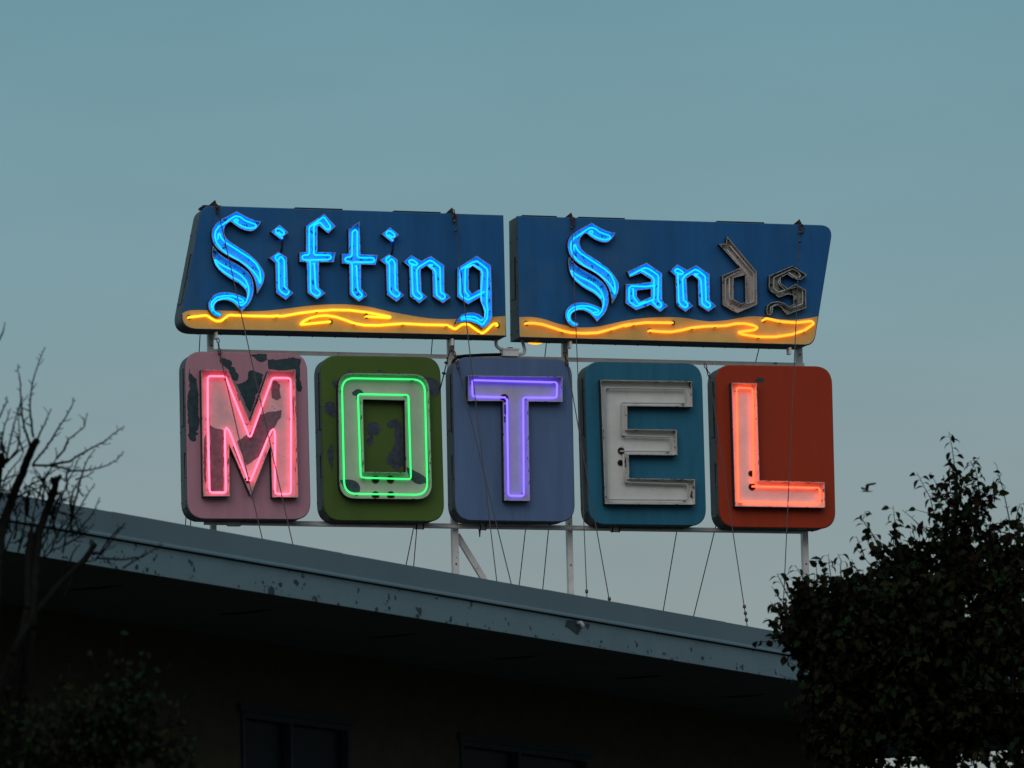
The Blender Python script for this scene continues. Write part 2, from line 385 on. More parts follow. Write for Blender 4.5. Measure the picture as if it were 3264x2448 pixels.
# ---- upper cabinets
def yellow_zone(top, outline_bottom): return top + outline_bottom
tl = [sp(u, v, 0) for u, v in [conv(C1, [(378,128)])[0], conv(C3, [(1350,168)])[0], conv(C3, [(1383,1557)])[0], conv(C1, [(106,1547)])[0]]]
A_ = rounded([tl[0]], 0, 1) if False else None
def round_some(pts, rs, seg=9):
    out = []; n = len(pts)
    for i in range(n):
        if rs[i] == 0: out.append(pts[i]); continue
        p = pts[i]; va = pts[i - 1] - p; vb = pts[(i + 1) % n] - p; ang = va.angle(vb)
        cut = rs[i] / math.tan(ang / 2); A = p + va.normalized() * cut; B = p + vb.normalized() * cut
        for k in range(seg + 1):
            t = k / seg; out.append(A * (1 - t) ** 2 + p * 2 * t * (1 - t) + B * t * t)
    return out
outL = round_some(tl, [.12, 0, 0, .16])
tr = [sp(u, v, 0) for u, v in [(1650, 689), conv(C6, [(1492,148)])[0], conv(C6, [(1260,1588)])[0], (1654.5, 1076)]]
outR = round_some(tr, [0, .115, .13, 0])
def clip_below(outline, top):
    """closed polygon: dune line (left to right) + cabinet outline below it"""
    zl, zr = top[0], top[-1]; zavg = (zl.z + zr.z) / 2
    low = [p for p in inset(outline, .008) if p.z < min(q.z for q in top) - .02 or (p.z < zavg - .03)]
    low.sort(key=lambda p: -math.atan2(p.z - (zavg + .2), p.x - (zl.x + zr.x) / 2))
    right = [p for p in low if p.x > (zl.x + zr.x) / 2]; left = [p for p in low if p.x <= (zl.x + zr.x) / 2]
    right.sort(key=lambda p: (-p.z, -p.x)); left.sort(key=lambda p: (p.z, -p.x))
    return top + right + left
duneL = [sp(u, v, 0) for u, v in conv(C1, [(147,1370),(180,1345),(280,1325),(600,1335),(950,1345),(1150,1335)]) + conv(C2, [(-30,1325),(250,1295),(550,1255),(850,1240),(1050,1250),(1250,1275)]) + conv(C3, [(0,1265),(150,1295),(400,1340),(600,1362),(800,1360),(1100,1345),(1374,1325)])]
duneR = [sp(u, v, 0) for u, v in conv(C4, [(198,1265),(350,1262),(480,1285),(650,1345),(850,1385),(1050,1385),(1200,1355),(1350,1320)]) + conv(C5, [(0,1300),(200,1262),(500,1245),(750,1252),(950,1290),(1150,1305)]) + conv(C6, [(0,1300),(200,1290),(450,1240),(600,1238),(800,1270),(1000,1285),(1150,1270),(1306,1240)])]
def smooth_open(p, it=2):
    for _ in range(it):
        q = [p[0]]
        for i in range(len(p) - 1): q += [p[i] * .75 + p[i + 1] * .25, p[i] * .25 + p[i + 1] * .75]
        p = q + [p[-1]]
    return p
UP = 'two halves of the upper name sign'
cL = cabinet(outL, .31, M_blue, 'blue sign with yellow dune reading Sifting in fully lit blue script', 'sign', 'script_sign', UP,
             [(clip_below(outL, smooth_open(duneL)), M_yellow, .002)], [(.22, .62, .11, .27)])
cR = cabinet(outR, .31, M_blue, 'blue sign reading Sands whose last two letters are dark', 'sign', 'script_sign', UP,
             [(clip_below(outR, smooth_open(duneR)), M_yellow, .002)], [(.34, .68, .12, .27)])
def mv(l, dx, dz): return [Vector((p.x + dx, p.y, p.z + dz)) for p in l]
S_a = [(775,190),(850,235),(930,275),(1000,300),(1055,305),(1040,345),(1000,395),(955,423),(890,420),(800,385),(735,335),(705,312),(680,322),(650,350),(630,390),(628,440),(650,500),(710,550),(800,605),(900,670),(990,745),(1050,820),(1090,890),(1098,940),(1080,1020),(1040,1090),(1005,1140),(1003,1080),(985,990),(940,900),(870,820),(780,760),(690,715),(610,670),(550,620),(510,570),(490,510),(483,450),(495,390),(530,335),(590,290),(680,240)]
S_b = [(500,590),(540,645),(600,700),(680,750),(760,790),(850,845),(920,905),(955,970),(972,1050),(970,1120),(955,1180),(930,1240),(880,1300),(825,1350),(800,1310),(740,1250),(680,1218),(620,1212),(560,1225),(522,1260),(517,1310),(545,1345),(590,1355),(605,1372),(600,1395),(570,1412),(520,1400),(470,1350),(445,1290),(450,1230),(480,1180),(530,1140),(600,1120),(700,1122),(800,1150),(885,1190),(890,1140),(875,1095),(830,1050),(780,1010),(710,975),(640,930),(570,870),(525,810),(500,740),(490,660)]
S_t = [[(605,350),(690,290),(760,245),(815,258),(870,300),(940,325),(990,343),(1000,362),(980,382),(930,390),(860,375),(790,340),(735,300),(770,283),(790,292),(782,312)],
       [(575,362),(530,420),(523,490),(545,560),(600,630),(680,690),(780,745),(880,810),(960,880),(1015,950),(1046,1035),(1050,970),(1040,880),(1000,800),(930,735),(830,670),(730,605),(650,555),(600,505),(575,440),(558,470),(562,505)],
       [(535,800),(515,740),(560,780),(640,830),(740,875),(820,925),(880,990),(912,1070),(912,1150),(885,1230),(845,1272),(810,1272),(745,1215),(680,1190),(600,1195),(530,1230),(500,1275),(510,1330),(545,1372),(588,1380)],
       [(535,790),(580,850),(650,905),(720,948),(800,988),(885,1062)],
       [(500,1330),(478,1280),(490,1230),(550,1180),(640,1163),(730,1165),(800,1190),(855,1218),(840,1242),(805,1238)]]
i_o = [(30,688),(140,612),(245,678),(258,1052),(322,1108),(230,1192),(112,1105),(103,745)]
i_d = [(155,285),(262,380),(160,462),(50,372)]
i_t = [[(150,640),(105,665),(105,700),(145,735),(148,1050),(165,1085),(230,1132),(268,1110),(265,1070),(235,1055),(215,1030),(212,730),(195,690),(165,668),(148,700)],
       [(190,445),(108,385),(108,350),(135,332),(160,335),(212,378),(205,402),(180,412),(142,380)]]
f_o = [(692,155),(830,305),(738,395),(630,300),(612,315),(612,612),(830,620),(808,738),(630,738),(630,1045),(710,1110),(605,1185),(490,1108),(480,738),(395,735),(395,618),(472,612),(472,300)]
f_t = [[(530,712),(750,705),(780,680),(755,652),(580,652),(567,630),(567,300),(640,255),(715,342),(755,345),(770,310),(700,210),(680,195),(512,315),(512,630),(495,652),(440,655),(422,680),(440,708),(500,712),(525,740),(527,1080),(550,1115),(605,1148),(645,1120),(640,1095),(590,1050),(580,900),(572,750)]]
t_o = [(1117,250),(1130,640),(1338,650),(1310,772),(1135,765),(1138,1055),(1217,1135),(1110,1212),(998,1132),(992,762),(903,755),(903,635),(985,635),(983,335)]
t_t = [[(1050,738),(1275,738),(1298,712),(1280,686),(1110,683),(1090,660),(1088,370),(1065,345),(1030,375),(1026,650),(1010,675),(960,680),(938,705),(960,730),(1010,735),(1028,770),(1030,1090),(1050,1130),(1105,1172),(1148,1145),(1140,1115),(1095,1070),(1085,900),(1080,780)]]
n_o = [(200,700),(292,622),(405,690),(517,633),(672,740),(675,1045),(748,1108),(655,1178),(540,1100),(532,800),(465,748),(400,790),(412,1050),(477,1105),(385,1180),(277,1100),(268,760)]
n_t = [[(340,738),(275,722),(260,695),(290,675),(320,685),(366,720),(350,742),(300,738),(298,760),(308,1060),(330,1098),(385,1132),(418,1108),(405,1080),(365,1040),(353,800),(380,760),(500,685),(540,698),(622,765),(630,1050),(680,1088),(678,1120),(645,1132),(585,1085),(572,820),(550,780),(480,738),(540,738)]]
g_o = [(1045,630),(1208,742),(1218,1000),(1222,1250),(1225,1330),(1190,1415),(1117,1470),(1050,1420),(960,1388),(880,1392),(800,1415),(825,1360),(860,1315),(930,1285),(1010,1283),(1080,1305),(1125,1345),(1130,1280),(1110,1210),(1085,1150),(1082,1110),(945,1190),(820,1105),(822,770)]
g_h = [(1000,750),(1083,810),(1083,1012),(990,1065),(955,1020),(955,780)]
g_t = [[(880,1340),(930,1330),(1020,1332),(1100,1382),(1135,1335),(1145,1260),(1100,1180),(1095,1050),(1110,830),(1095,790),(1005,735),(912,775),(910,1040),(955,1095)],
       [(1135,1045),(945,1140),(870,1100),(852,1060),(855,790),(1000,705),(1050,693),(1160,780),(1170,820),(1160,1170),(1172,1260),(1165,1350),(1110,1432),(1050,1382),(960,1357),(880,1360)]]
a_o = [(305,592),(492,720),(495,1050),(563,1110),(468,1185),(355,1100),(180,1165),(52,1080),(55,850),(160,848),(360,822),(358,795),(240,718),(105,768),(75,700)]
a_h = [(190,927),(355,908),(355,1000),(235,1055),(190,1000)]
a_t = [[(125,735),(280,655),(330,665),(440,740),(450,780),(440,1040),(487,1090),(480,1125),(445,1135),(375,1060),(395,1020),(395,800),(370,760),(260,690)],
       [(410,868),(290,880),(120,873),(95,900),(95,1040),(110,1070),(180,1118),(375,1040)], [(145,905),(145,1000),(205,1085),(300,1060)]]
d_o = [(218,278),(572,700),(580,1095),(335,1200),(165,1100),(160,750),(375,655),(120,370),(205,365)]
d_h = [(295,775),(435,738),(440,1065),(385,1085),(295,1030)]
d_t = [[(255,395),(540,730),(540,1060),(400,1108)], [(215,440),(465,740),(475,1080)], [(360,700),(215,775),(195,800),(197,1060),(220,1100),(300,1150)], [(245,780),(245,1020),(370,1105)]]
s_o = [(1005,630),(1175,738),(1110,795),(1060,798),(1000,775),(940,730),(860,775),(862,840),(945,905),(1040,850),(1165,925),(1168,1135),(935,1218),(870,1130),(820,1102),(770,1122),(765,1190),(740,1220),(700,1215),(690,1160),(705,1105),(750,1070),(830,1058),(900,1078),(965,1120),(1015,1095),(1018,985),(955,970),(840,1012),(720,915),(722,750)]
s_t = [[(960,715),(1050,780),(1108,760),(1070,700),(1000,668),(780,770),(775,900),(830,950),(1060,880),(1125,920),(1125,1090),(970,1145),(900,1100),(820,1085),(740,1130),(740,1190)], [(850,780),(832,840),(910,915),(1000,900)]]
DT = -.07; TD = -.040
def script(t, groups, tubes, inside=M_script_in, tm=G_blue, soft=False, off=(0, 0), label=None, r=.0085):
    L = []
    for crop, loops in groups:
        L.append([mv(soften(SP(crop, l, DT), 50, 2) if soft else SP(crop, l, DT), *off) for l in loops])
    o = channel(L, inside, t, dl=DT, label=label)
    neon([(False, mv(SP(c, p, TD), *off)) for c, ps in tubes for p in ps], tm, o, d=TD, r=r, rad=.05 if soft else .022, supports=False)
    # dark blocking and stand-offs on the tubes
    return o
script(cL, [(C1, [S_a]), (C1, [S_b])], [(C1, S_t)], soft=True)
def dxdz(pa, pb, d=DT):
    a = sp(*pa, d); b = sp(*pb, d); return (b.x - a.x, b.z - a.z)
script(cL, [(C2, [i_o]), (C2, [i_d])], [(C2, i_t)])
script(cL, [(C2, [f_o])], [(C2, f_t)])
script(cL, [(C2, [t_o])], [(C2, t_t)])
io = dxdz(conv(C2, [(30,688)])[0], conv(C2, [(1362,715)])[0])
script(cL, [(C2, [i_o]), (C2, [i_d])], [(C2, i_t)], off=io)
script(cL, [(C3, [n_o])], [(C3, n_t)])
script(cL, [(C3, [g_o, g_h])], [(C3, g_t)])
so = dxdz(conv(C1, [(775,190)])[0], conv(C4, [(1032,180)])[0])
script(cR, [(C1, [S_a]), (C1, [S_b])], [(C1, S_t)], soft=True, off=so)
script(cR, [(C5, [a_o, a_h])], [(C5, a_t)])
no = dxdz(conv(C3, [(200,700)])[0], conv(C5, [(582,690)])[0])
script(cR, [(C3, [n_o])], [(C3, n_t)], off=no)
script(cR, [(C6, [d_o, d_h])], [(C6, d_t)], inside=M_unlit_in, tm=M_glass, label='unlit weathered letter d')
script(cR, [(C6, [s_o])], [(C6, s_t)], inside=M_unlit_dark, tm=M_glass, label='unlit grimy letter s')
# little cable between the dots and the stems of both i
for off in ((0, 0), io):
    g = Geo(); a, b = mv(SP(C2, [(193,470),(170,625)], -.03), *off); g.tube(tow([a, (a + b) / 2 + Vector((.004, 0, 0)), b]), .009, M_black, 6); g.build('jumper_cable', cL)
YD = -.035
y1 = conv(C1, [(225,1412),(430,1388),(480,1425),(535,1455),(590,1455),(640,1420),(680,1386),(900,1395),(1150,1400),(1300,1390)]) + conv(C2, [(0,1390),(200,1385),(400,1350),(600,1325),(800,1312),(1000,1315),(1200,1340),(1350,1368),(1490,1395),(1470,1408),(1200,1390)])
y2 = conv(C2, [(765,1452),(398,1490),(440,1450),(520,1410),(620,1385),(720,1378),(830,1395),(950,1435),(1060,1475),(1180,1495),(1350,1498)]) + conv(C3, [(0,1425),(200,1412),(450,1425),(705,1430),(745,1450),(795,1480),(840,1445),(880,1420),(950,1418),(1000,1455),(1105,1530),(1160,1490),(1230,1420),(1272,1410),(1282,1432)])
y3 = conv(C4, [(280,1335),(370,1335),(470,1350),(580,1385),(700,1425),(800,1445),(950,1452),(1100,1445),(1250,1405),(1400,1360),(1520,1340)]) + conv(C5, [(0,1365),(150,1330),(300,1312),(620,1315)])
y4 = conv(C5, [(340,1410),(480,1422),(600,1425),(720,1405),(850,1375),(1000,1358),(1200,1350)]) + conv(C6, [(0,1358),(200,1350),(330,1325),(430,1325),(530,1345),(592,1375),(540,1402),(345,1430),(400,1455),(600,1485),(800,1485),(1000,1455),(1150,1405),(1262,1325),(1235,1295),(1050,1315),(850,1300),(690,1262),(655,1282)])
for y, c, m in ((y1, cL, G_yel), (y2, cL, G_yel), (y3, cR, G_yel2), (y4, cR, G_yel2)):
    neon([(False, [sp(u, v, YD) for u, v in y])], m, c, d=YD, r=.0125, rad=.06, base=0.0)
    for (u, v) in (y[0], y[-1]):
        g = Geo(); q = sp(u, v, 0); g.tube(tow([Vector((q.x, .001, q.z)), Vector((q.x, -.012, q.z))]), .022, M_rust, 12)
        g.build('tube_housing', c)
# rear-face neon drooping below the right cabinet
g = Geo(); q = [sp(u, v, .335) for u, v in ((1676,1086),(1690,1093),(1708,1095.5),(1722,1093),(1735,1086))]
g.tube(tow(rounded(q, .05, 4, closed=False)), .011, G_yel2, 8); g.build('neon_tube', cR)
# covers on the tops
def cover(t, u0, v0, u1, v1):
    a = sp(u0, v0 + 2, .04); b = sp(u1, v1 + 2, .04); g = Geo(); h = .014
    # rests on the cabinet top: find top edge height
    o = outL if t is cL else outR
    def topz(x):
        z = max(p.z for p in o); best = z
        for i in range(len(o)):
            p, q = o[i], o[(i + 1) % len(o)]
            if (p.x - x) * (q.x - x) <= 0 and abs(p.x - q.x) > 1e-6:
                zz = p.z + (q.z - p.z) * (x - p.x) / (q.x - p.x)
                if zz > (z - .3): best = zz
        return best
    za, zb = topz(a.x) - .002, topz(b.x) - .002
    g.hexa([sw((a.x, .03, za)), sw((b.x, .03, zb)), sw((b.x, .26, zb)), sw((a.x, .26, za)), sw((a.x, .03, za + .022)), sw((b.x, .03, zb + .022)), sw((b.x, .26, zb + .022)), sw((a.x, .26, za + .022))], M_dark)
    g.build('top_cover', t)
for t, u0, v0, u1, v1 in ((cL,940,661,1091,668),(cL,1255,673,1404,677),(cR,1664,685,1774,689),(cR,1844,690,1991,696),(cR,2285,705,2435,710)): cover(t, u0, v0, u1, v1)
# lifting brackets with shackle on the tops
def bracket(t, u, v, base_v, plate):
    g = Geo(); w = 26
    p0 = sp(u, base_v + 5, .02); top = sp(u - 1, v, .02)
    a = sp(u - w, base_v + 3, .02); b = sp(u + 7, base_v + 5, .02)
    f = [a, top, b]; k = [Vector((p.x, .028, p.z)) for p in f]
    g.poly([tow(f)], M_dark); g.poly([tow(k)], M_dark); g.strip(tow(f), tow(k), M_dark)
    lo = p0.z - .004
    g.box((p0.x - (.13 if plate else .05), .012, lo), (p0.x + .06, .22, lo + .02), M_dark, sw)
    # shackle ring in front of the face
    c = Vector((p0.x + .012, -.012, p0.z - .03)); ring = [Vector((c.x + .018 * math.cos(x * math.pi / 6), c.y, c.z + .045 * math.sin(x * math.pi / 6))) for x in range(13)]
    g.tube(tow(ring), .006, M_cable, 6, False)
    g.build('bracket', t)
bracket(cL, 687, 637, 655, True); bracket(cL, 1442, 661, 681, False); bracket(cR, 1822, 677, 694, True); bracket(cR, 2550, 698, 716, False)
for t, u, v in ((cL, 691, 1050), (cL, 1443, 1072), (cR, 1820, 1080), (cR, 2520, 1100)):
    g = Geo(); p = sp(u, v, .02); g.box((p.x - .012, .03, p.z - .09), (p.x + .012, .12, p.z - .02), M_frame, sw); g.build('bracket', t)
# ------------------------------------------------------------------ supporting steel frame
ROOFZ = 6.86
def zplane(q): return q
fr_base = sw((0, .31, ROOFZ)); fr = thing('sign_frame', fr_base, 'cream painted steel frame of posts and rails holding all the signs on the roof', 'frame', None, SROT)
def post(u_top, v_top, u_bot, v_bot, w=20, d0=.278, d1=.345):
    a = sp(u_top, v_top, d0); b = sp(u_bot, v_bot, d0); hw = w / 2 / 311
    x = (a.x + b.x) / 2; g = Geo()
    g.box((x - hw, d0, ROOFZ + .001), (x + hw, d1, a.z), M_frame, sw)
    g.box((x - .11, d0 - .07, ROOFZ - .01), (x + .11, d1 + .07, ROOFZ + .012), M_frame, sw)
    for k in range(6):
        zz = a.z - .15 - k * .55
        g.tube(tow([Vector((x, d0 - .006, zz)), Vector((x, d0 + .002, zz))]), .009, M_rust, 8)
    g.build('post', fr); return x
post(672, 1055, 682, 1672, 17); post(1441, 1072, 1452, 1830, 20); post(1809, 1080, 1815, 1890, 17); post(2553, 1085, 2564, 1750, 19)
def rail(pts_top, hpx, d0, d1, name, m=M_frame):
    g = Geo(); h = hpx / 311
    for i in range(len(pts_top) - 1):
        a = sp(*pts_top[i], d0); b = sp(*pts_top[i + 1], d0)
        g.hexa([sw((a.x, d0, a.z - h)), sw((b.x, d0, b.z - h)), sw((b.x, d1, b.z - h)), sw((a.x, d1, a.z - h)), sw((a.x, d0, a.z)), sw((b.x, d0, b.z)), sw((b.x, d1, b.z)), sw((a.x, d1, a.z))], m)
    return g.build(name, fr)
rail([(664, 1112), (2564, 1157)], 14, .2735, .2765, 'rail'); rail([(664, 1112), (2564, 1157)], 2, .2770, .34, 'rail') if False else None
rail([(650, 1655.5), (2572, 1687)], 9, .2725, .2760, 'rail')
g = Geo(); 
def bar(g, pa, pb, w, th, m, dpa, dpb):
    a = sp(*pa, dpa); b = sp(*pb, dpb); d = (b - a).normalized(); s = Vector((-d.z, 0, d.x)).normalized() * w / 2; y = Vector((0, th / 2, 0))
    g.hexa([sw(a - s - y), sw(a + s - y), sw(a + s + y), sw(a - s + y), sw(b - s - y), sw(b + s - y), sw(b + s + y), sw(b - s + y)], m)
bar(g, (1456, 1705), (1660, 2040), .058, .05, M_frame, .38, .38); g.build('brace', fr)
# ---- electrical conduit with couplings along the bottom rail
cv = [(650, 1668), (2572, 1697)]
a = sp(*cv[0], .24); b = sp(*cv[1], .24)
co = thing('electrical_conduit', sw(((a.x + b.x) / 2, .24, min(a.z, b.z))), 'thin grey conduit pipe running under the five letter signs', 'pipe', None, SROT)
g = Geo(); g.tube(tow([a, b]), .017, M_galv, 10); g.build('pipe', co)
for u0, u1, bands in ((722, 768, 0), (1320, 1352, 1), (1524, 1550, 1), (1944, 1976, 1)):
    def cp(u): return a.lerp(b, (sp(u, 1680, .24).x - a.x) / (b.x - a.x))
    g = Geo(); p, q = cp(u0), cp(u1); g.tube(tow([p, p.lerp(q, .12), p.lerp(q, .88), q]), [.022, .029, .029, .022], M_frame, 10)
    if bands:
        for w in (.12, .82): g.tube(tow([p.lerp(q, w), p.lerp(q, w + .12)]), .0315, M_black, 10)
        g.box(((p.x + q.x) / 2 - .02, .22, p.z + .02), ((p.x + q.x) / 2 + .01, .26, p.z + .06), M_frame, sw)
    g.build('coupling', co)
g = Geo(); p = cp(1529); g.tube(tow([p + Vector((0, 0, -.02)), p + Vector((-.002, 0, -.1))]), [.012, .005], M_black, 6); g.build('cable_tail', co)
# ---- junction box between the upper signs
CJ = (1380, 1040, 4.424)
a = sp(*conv(CJ, [(985,300)])[0], .12); b = sp(*conv(CJ, [(1210,420)])[0], .12)
jb = thing('junction_box', sw(((a.x + b.x) / 2, .17, b.z)), 'small grey junction box with bent pipes in the gap above the letter T', 'junction box', None, SROT)
g = Geo(); g.box((a.x, .12, b.z), (b.x, .22, a.z - .02), M_galv, sw); g.box((a.x - .006, .114, a.z - .022), (b.x + .006, .226, a.z - .006), M_frame, sw)
g.box(((a.x + b.x) / 2 - .02, .14, a.z - .006), ((a.x + b.x) / 2 + .03, .2, a.z + .008), M_rust, sw); g.build('box', jb)
for pl in ([(890,190),(888,265),(925,312),(990,325)], [(1255,190),(1295,330),(1285,385),(1205,400)]):
    g = Geo(); g.tube(tow(rounded([sp(u, v, .17) for u, v in conv(CJ, pl)], .05, 5, closed=False)), .017, M_galv, 8); g.build('pipe', jb)
g = Geo(); g.tube(tow(rounded([sp(u, v, d) for (u, v), d in zip(conv(CJ, [(960,398),(700,404),(440,418),(330,440),(265,520),(235,620),(228,900),(240,1150)]), (.18,.2,.23,.27,.29,.29,.29,.29))], .08, 4, closed=False)), .016, M_black, 8); g.build('cable', jb)
# ------------------------------------------------------------------ guy wires anchored on the roof
def guy(pts, d_top, d_bot, label, knots=(), start_chain=None, group='wires bracing the sign'):
    """pts: image points; the last two define the run down to the roof behind the fascia"""
    (u0, v0), (u1, v1) = pts[-2], pts[-1]
    lo, hi = 0.0, 3.0
    for _ in range(50):
        mid = (lo + hi) / 2; q = sp(u1 + (u1 - u0) * mid, v1 + (v1 - v0) * mid, d_bot)
        if q.z > ROOFZ: lo = mid
        else: hi = mid
    k = (lo + hi) / 2; ub, vb = u1 + (u1 - u0) * k, v1 + (v1 - v0) * k
    A = sp(*pts[0], d_top); B = sp(ub, vb, d_bot); B.z = ROOFZ
    t = thing('guy_wire', sw(B), label, 'wire', group, SROT)
    # a point part of the way along in the image is found by intersecting the straight 3D segment
    line = [A + (B - A) * (i / 12) for i in range(13)]
    mid = [p + Vector((0, 0, -.02 * math.sin(math.pi * i / 12))) for i, p in enumerate(line)]
    g = Geo(); g.tube(tow(mid), .0052, M_cable, 6); g.build('cable', t)
    g = Geo(); g.box((B.x - .05, B.y - .05, ROOFZ - .003), (B.x + .05, B.y + .05, ROOFZ + .01), M_cable, sw)
    ring = [Vector((B.x + .03 * math.cos(x * math.pi / 6), B.y, ROOFZ + .03 + .03 * math.sin(x * math.pi / 6))) for x in range(13)]
    g.tube(tow(ring), .007, M_cable, 6, False); g.build('anchor', t)
    for kv in knots:                             # clamps / turnbuckles at image height kv
        best = min(range(101), key=lambda i: abs(proj_v(A + (B - A) * (i / 100)) - kv)); p = A + (B - A) * (best / 100); d = (B - A).normalized()
        g = Geo(); g.tube(tow([p - d * .022, p - d * .012, p + d * .012, p + d * .022]), [.006, .017, .017, .006], M_cable, 6); g.build('turnbuckle', t)
    if start_chain:
        g = Geo(); q = [sp(u, v, d_top) for u, v in start_chain]
        for i in range(len(q) - 1):
            n = max(2, int((q[i + 1] - q[i]).length / .04))
            for j in range(n):
                c = q[i].lerp(q[i + 1], (j + .5) / n); dd = (q[i + 1] - q[i]).normalized(); side = Vector((0, 1, 0)) if j % 2 else Vector((-dd.z, 0, dd.x))
                loop = [c + dd * .026 * math.cos(x * math.pi / 4) + side * .013 * math.sin(x * math.pi / 4) for x in range(9)]
                g.tube(tow(loop), .0055, M_rust, 5, False)
        g.build('chain', t)
    return t
def proj_v(q):
    p = sw(q) - CAM; return H / 2 - F * p.dot(up) / p.dot(fw)
FRONT = 'wires bracing the sign towards the street'; BACK = 'wires bracing the sign towards the back of the roof'
guy([(694,664),(787,1080),(934,1734)], -.02, -2.6, 'wire falling from the top left corner across the big S and the M', (), [(688,652),(696,672)], FRONT)
guy([(700,1125),(837,1716)], -.02, -2.2, 'wire with a rusty chain starting above the left leg of the M', (1130,), [(694,1078),(700,1125)], FRONT)
guy([(1449,705),(1584,1854)], -.02, -2.6, 'wire falling across the script n and g and past the stem of the T', (712, 740), [(1444,668),(1449,705)], FRONT)
guy([(1458,1160),(1631,1862)], -.02, -2.2, 'wire starting with a chain at the upper left corner of the T sign', (1170,), [(1446,1120),(1458,1160)], FRONT)
guy([(1823,725),(1871,1909)], -.02, -2.6, 'wire falling through the big S of Sands into the gap beside the E', (730, 1887), [(1822,690),(1823,725)], FRONT)
guy([(1808,1160),(1944,1919)], -.02, -2.2, 'wire with a chain at the upper right corner of the T sign', (1165, 1914), [(1798,1124),(1808,1160)], FRONT)
guy([(2550,740),(2493,2010)], -.02, -2.6, 'wire falling from the top right corner over the dark s and across the L', (745, 770, 1985), [(2550,705),(2550,740)], FRONT)
guy([(2262,1200),(2383,2001)], -.02, -2.2, 'wire hanging by a chain between the E and the L', (1205, 1930, 1955, 1978), [(2246,1160),(2262,1200)], FRONT)
guy([(641,1000),(606,1690)], .33, 3.0, 'thin wire behind the left edge of the M sign', (), None, BACK)
guy([(600,1560),(582,1680)], .3, 2.6, 'short wire at the far left just above the roof edge, left of its neighbour', (), None, BACK)
guy([(1385,1000),(1318,1803)], .33, 3.0, 'right hand wire of the close pair below the right edge of the O', (), None, BACK)
guy([(1392,1310),(1294,1797)], .3, 2.6, 'left hand wire of the close pair below the right edge of the O', (), None, BACK)
guy([(1752,1000),(1654,1867)], .33, 3.0, 'wire leaning left below the middle of the T sign', (), None, BACK)
guy([(1790,1250),(1729,1881)], .3, 2.6, 'wire just left of the third post below the T sign', (), None, BACK)
guy([(2446,1000),(2208,1970)], .33, 3.0, 'strongly leaning wire below the gap between E and L', (), None, BACK)
guy([(2235,1230),(2112,1952)], .3, 2.6, 'leaning wire below the right half of the E sign', (), None, BACK)
g = Geo()
# cable clip with two little clamps between O and T
t = thing('tie_wire', sw(sp(1420, 1240, .1)), 'short black tie wire with two clamps between the O and T signs', 'wire', None, SROT)
q = [sp(u, v, -.01) for u, v in conv(CC, [(90,100),(62,205),(42,295),(5,440)])]; g.tube(tow(q), .006, M_black, 6); g.build('cable', t)
for p in q[1:3]:
    g = Geo(); g.tube(tow([p + Vector((-.02, 0, .004)), p + Vector((.014, 0, -.004))]), .012, M_black, 6); g.build('clamp', t)
# ------------------------------------------------------------------ motel building
EZ = 7.0
e = Vector((math.sin(YR), math.cos(YR), 0)); nrm = Vector((math.cos(YR), -math.sin(YR), 0))
r_ = ray(1315, 1804); E0 = CAM + r_ * ((EZ - CAM.z) / r_.z); E0z = Vector((E0.x, E0.y, 0))
def bw(t, o, z): p = E0z + e * t + nrm * o; return Vector((p.x, p.y, z))      # o: outward from the eave plane
T0, T1, TW, BACKO = -16.0, 15.2, 12.1, -13.0
M_fasc = mat('grey blue fascia paint', (.185, .28, .31), .6, 0, .12, 1.2, chip=(.04, .06, .07), chip_at=.665, chip_scale=7, bump=.1)
M_flake = mat('bare board', (.045, .07, .08), .8, 0, .3, 20)
M_flash = mat('painted roof flashing', (.145, .215, .245), .55, 0, .07, .8)
M_soff = mat('soffit boards', (.12, .15, .16), .8, 0, .15, 1.5, bump=.2)
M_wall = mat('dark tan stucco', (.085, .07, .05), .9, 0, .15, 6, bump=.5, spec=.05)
M_roof = mat('roof gravel', (.06, .06, .058), .9, 0, .4, 20, bump=.6)
M_win = mat('window frame paint', (.045, .062, .07), .8, 0, .1, spec=.05)
M_pane = mat('window glass', (.008, .015, .020), .4, 0, .05, spec=.04)
bld = thing('motel_building', bw(-2, -6, 0), 'low motel building with a wide flat roof and pale peeling roof edge', 'building')
def extr(g, prof, t0, t1, m):                 # profile of (o,z) swept along the eave
    n = len(prof); a = [bw(t0, *p) for p in prof]; b = [bw(t1, *p) for p in prof]
    g.strip(a, b, m); g.poly([a], m); g.poly([b], m)
g = Geo(); extr(g, [(-.02, 6.86), (-.02, 6.62), (BACKO, 6.62), (BACKO, 6.86)], T0, T1 - .02, M_roof); g.build('roof', bld)
g = Geo(); segs = [T0, -11.2, -7.9, -4.4, -1.1, 2.2, 5.5, 8.8, 12.1, T1]
for i in range(len(segs) - 1):               # metal flashing in lengths with a drip lip
    j = .0022 if i % 2 else 0
    extr(g, [(-.13, 7.0 + j), (.0 + j, 7.0 + j), (.004 + j, 6.838), (.03 + j, 6.815), (.03 + j, 6.803), (-.015, 6.812), (-.015, 6.98), (-.13, 6.98)], segs[i], segs[i + 1], M_flash)
extr(g, [(-.125, 6.978), (-.11, 6.978), (-.11, 6.862), (-.125, 6.862)], T0, T1, M_flash)
g.build('flashing', bld)
g = Geo(); extr(g, [(.006, 6.792), (.006, 6.585), (-.018, 6.585), (-.018, 6.792)], T0, T1, M_fasc)
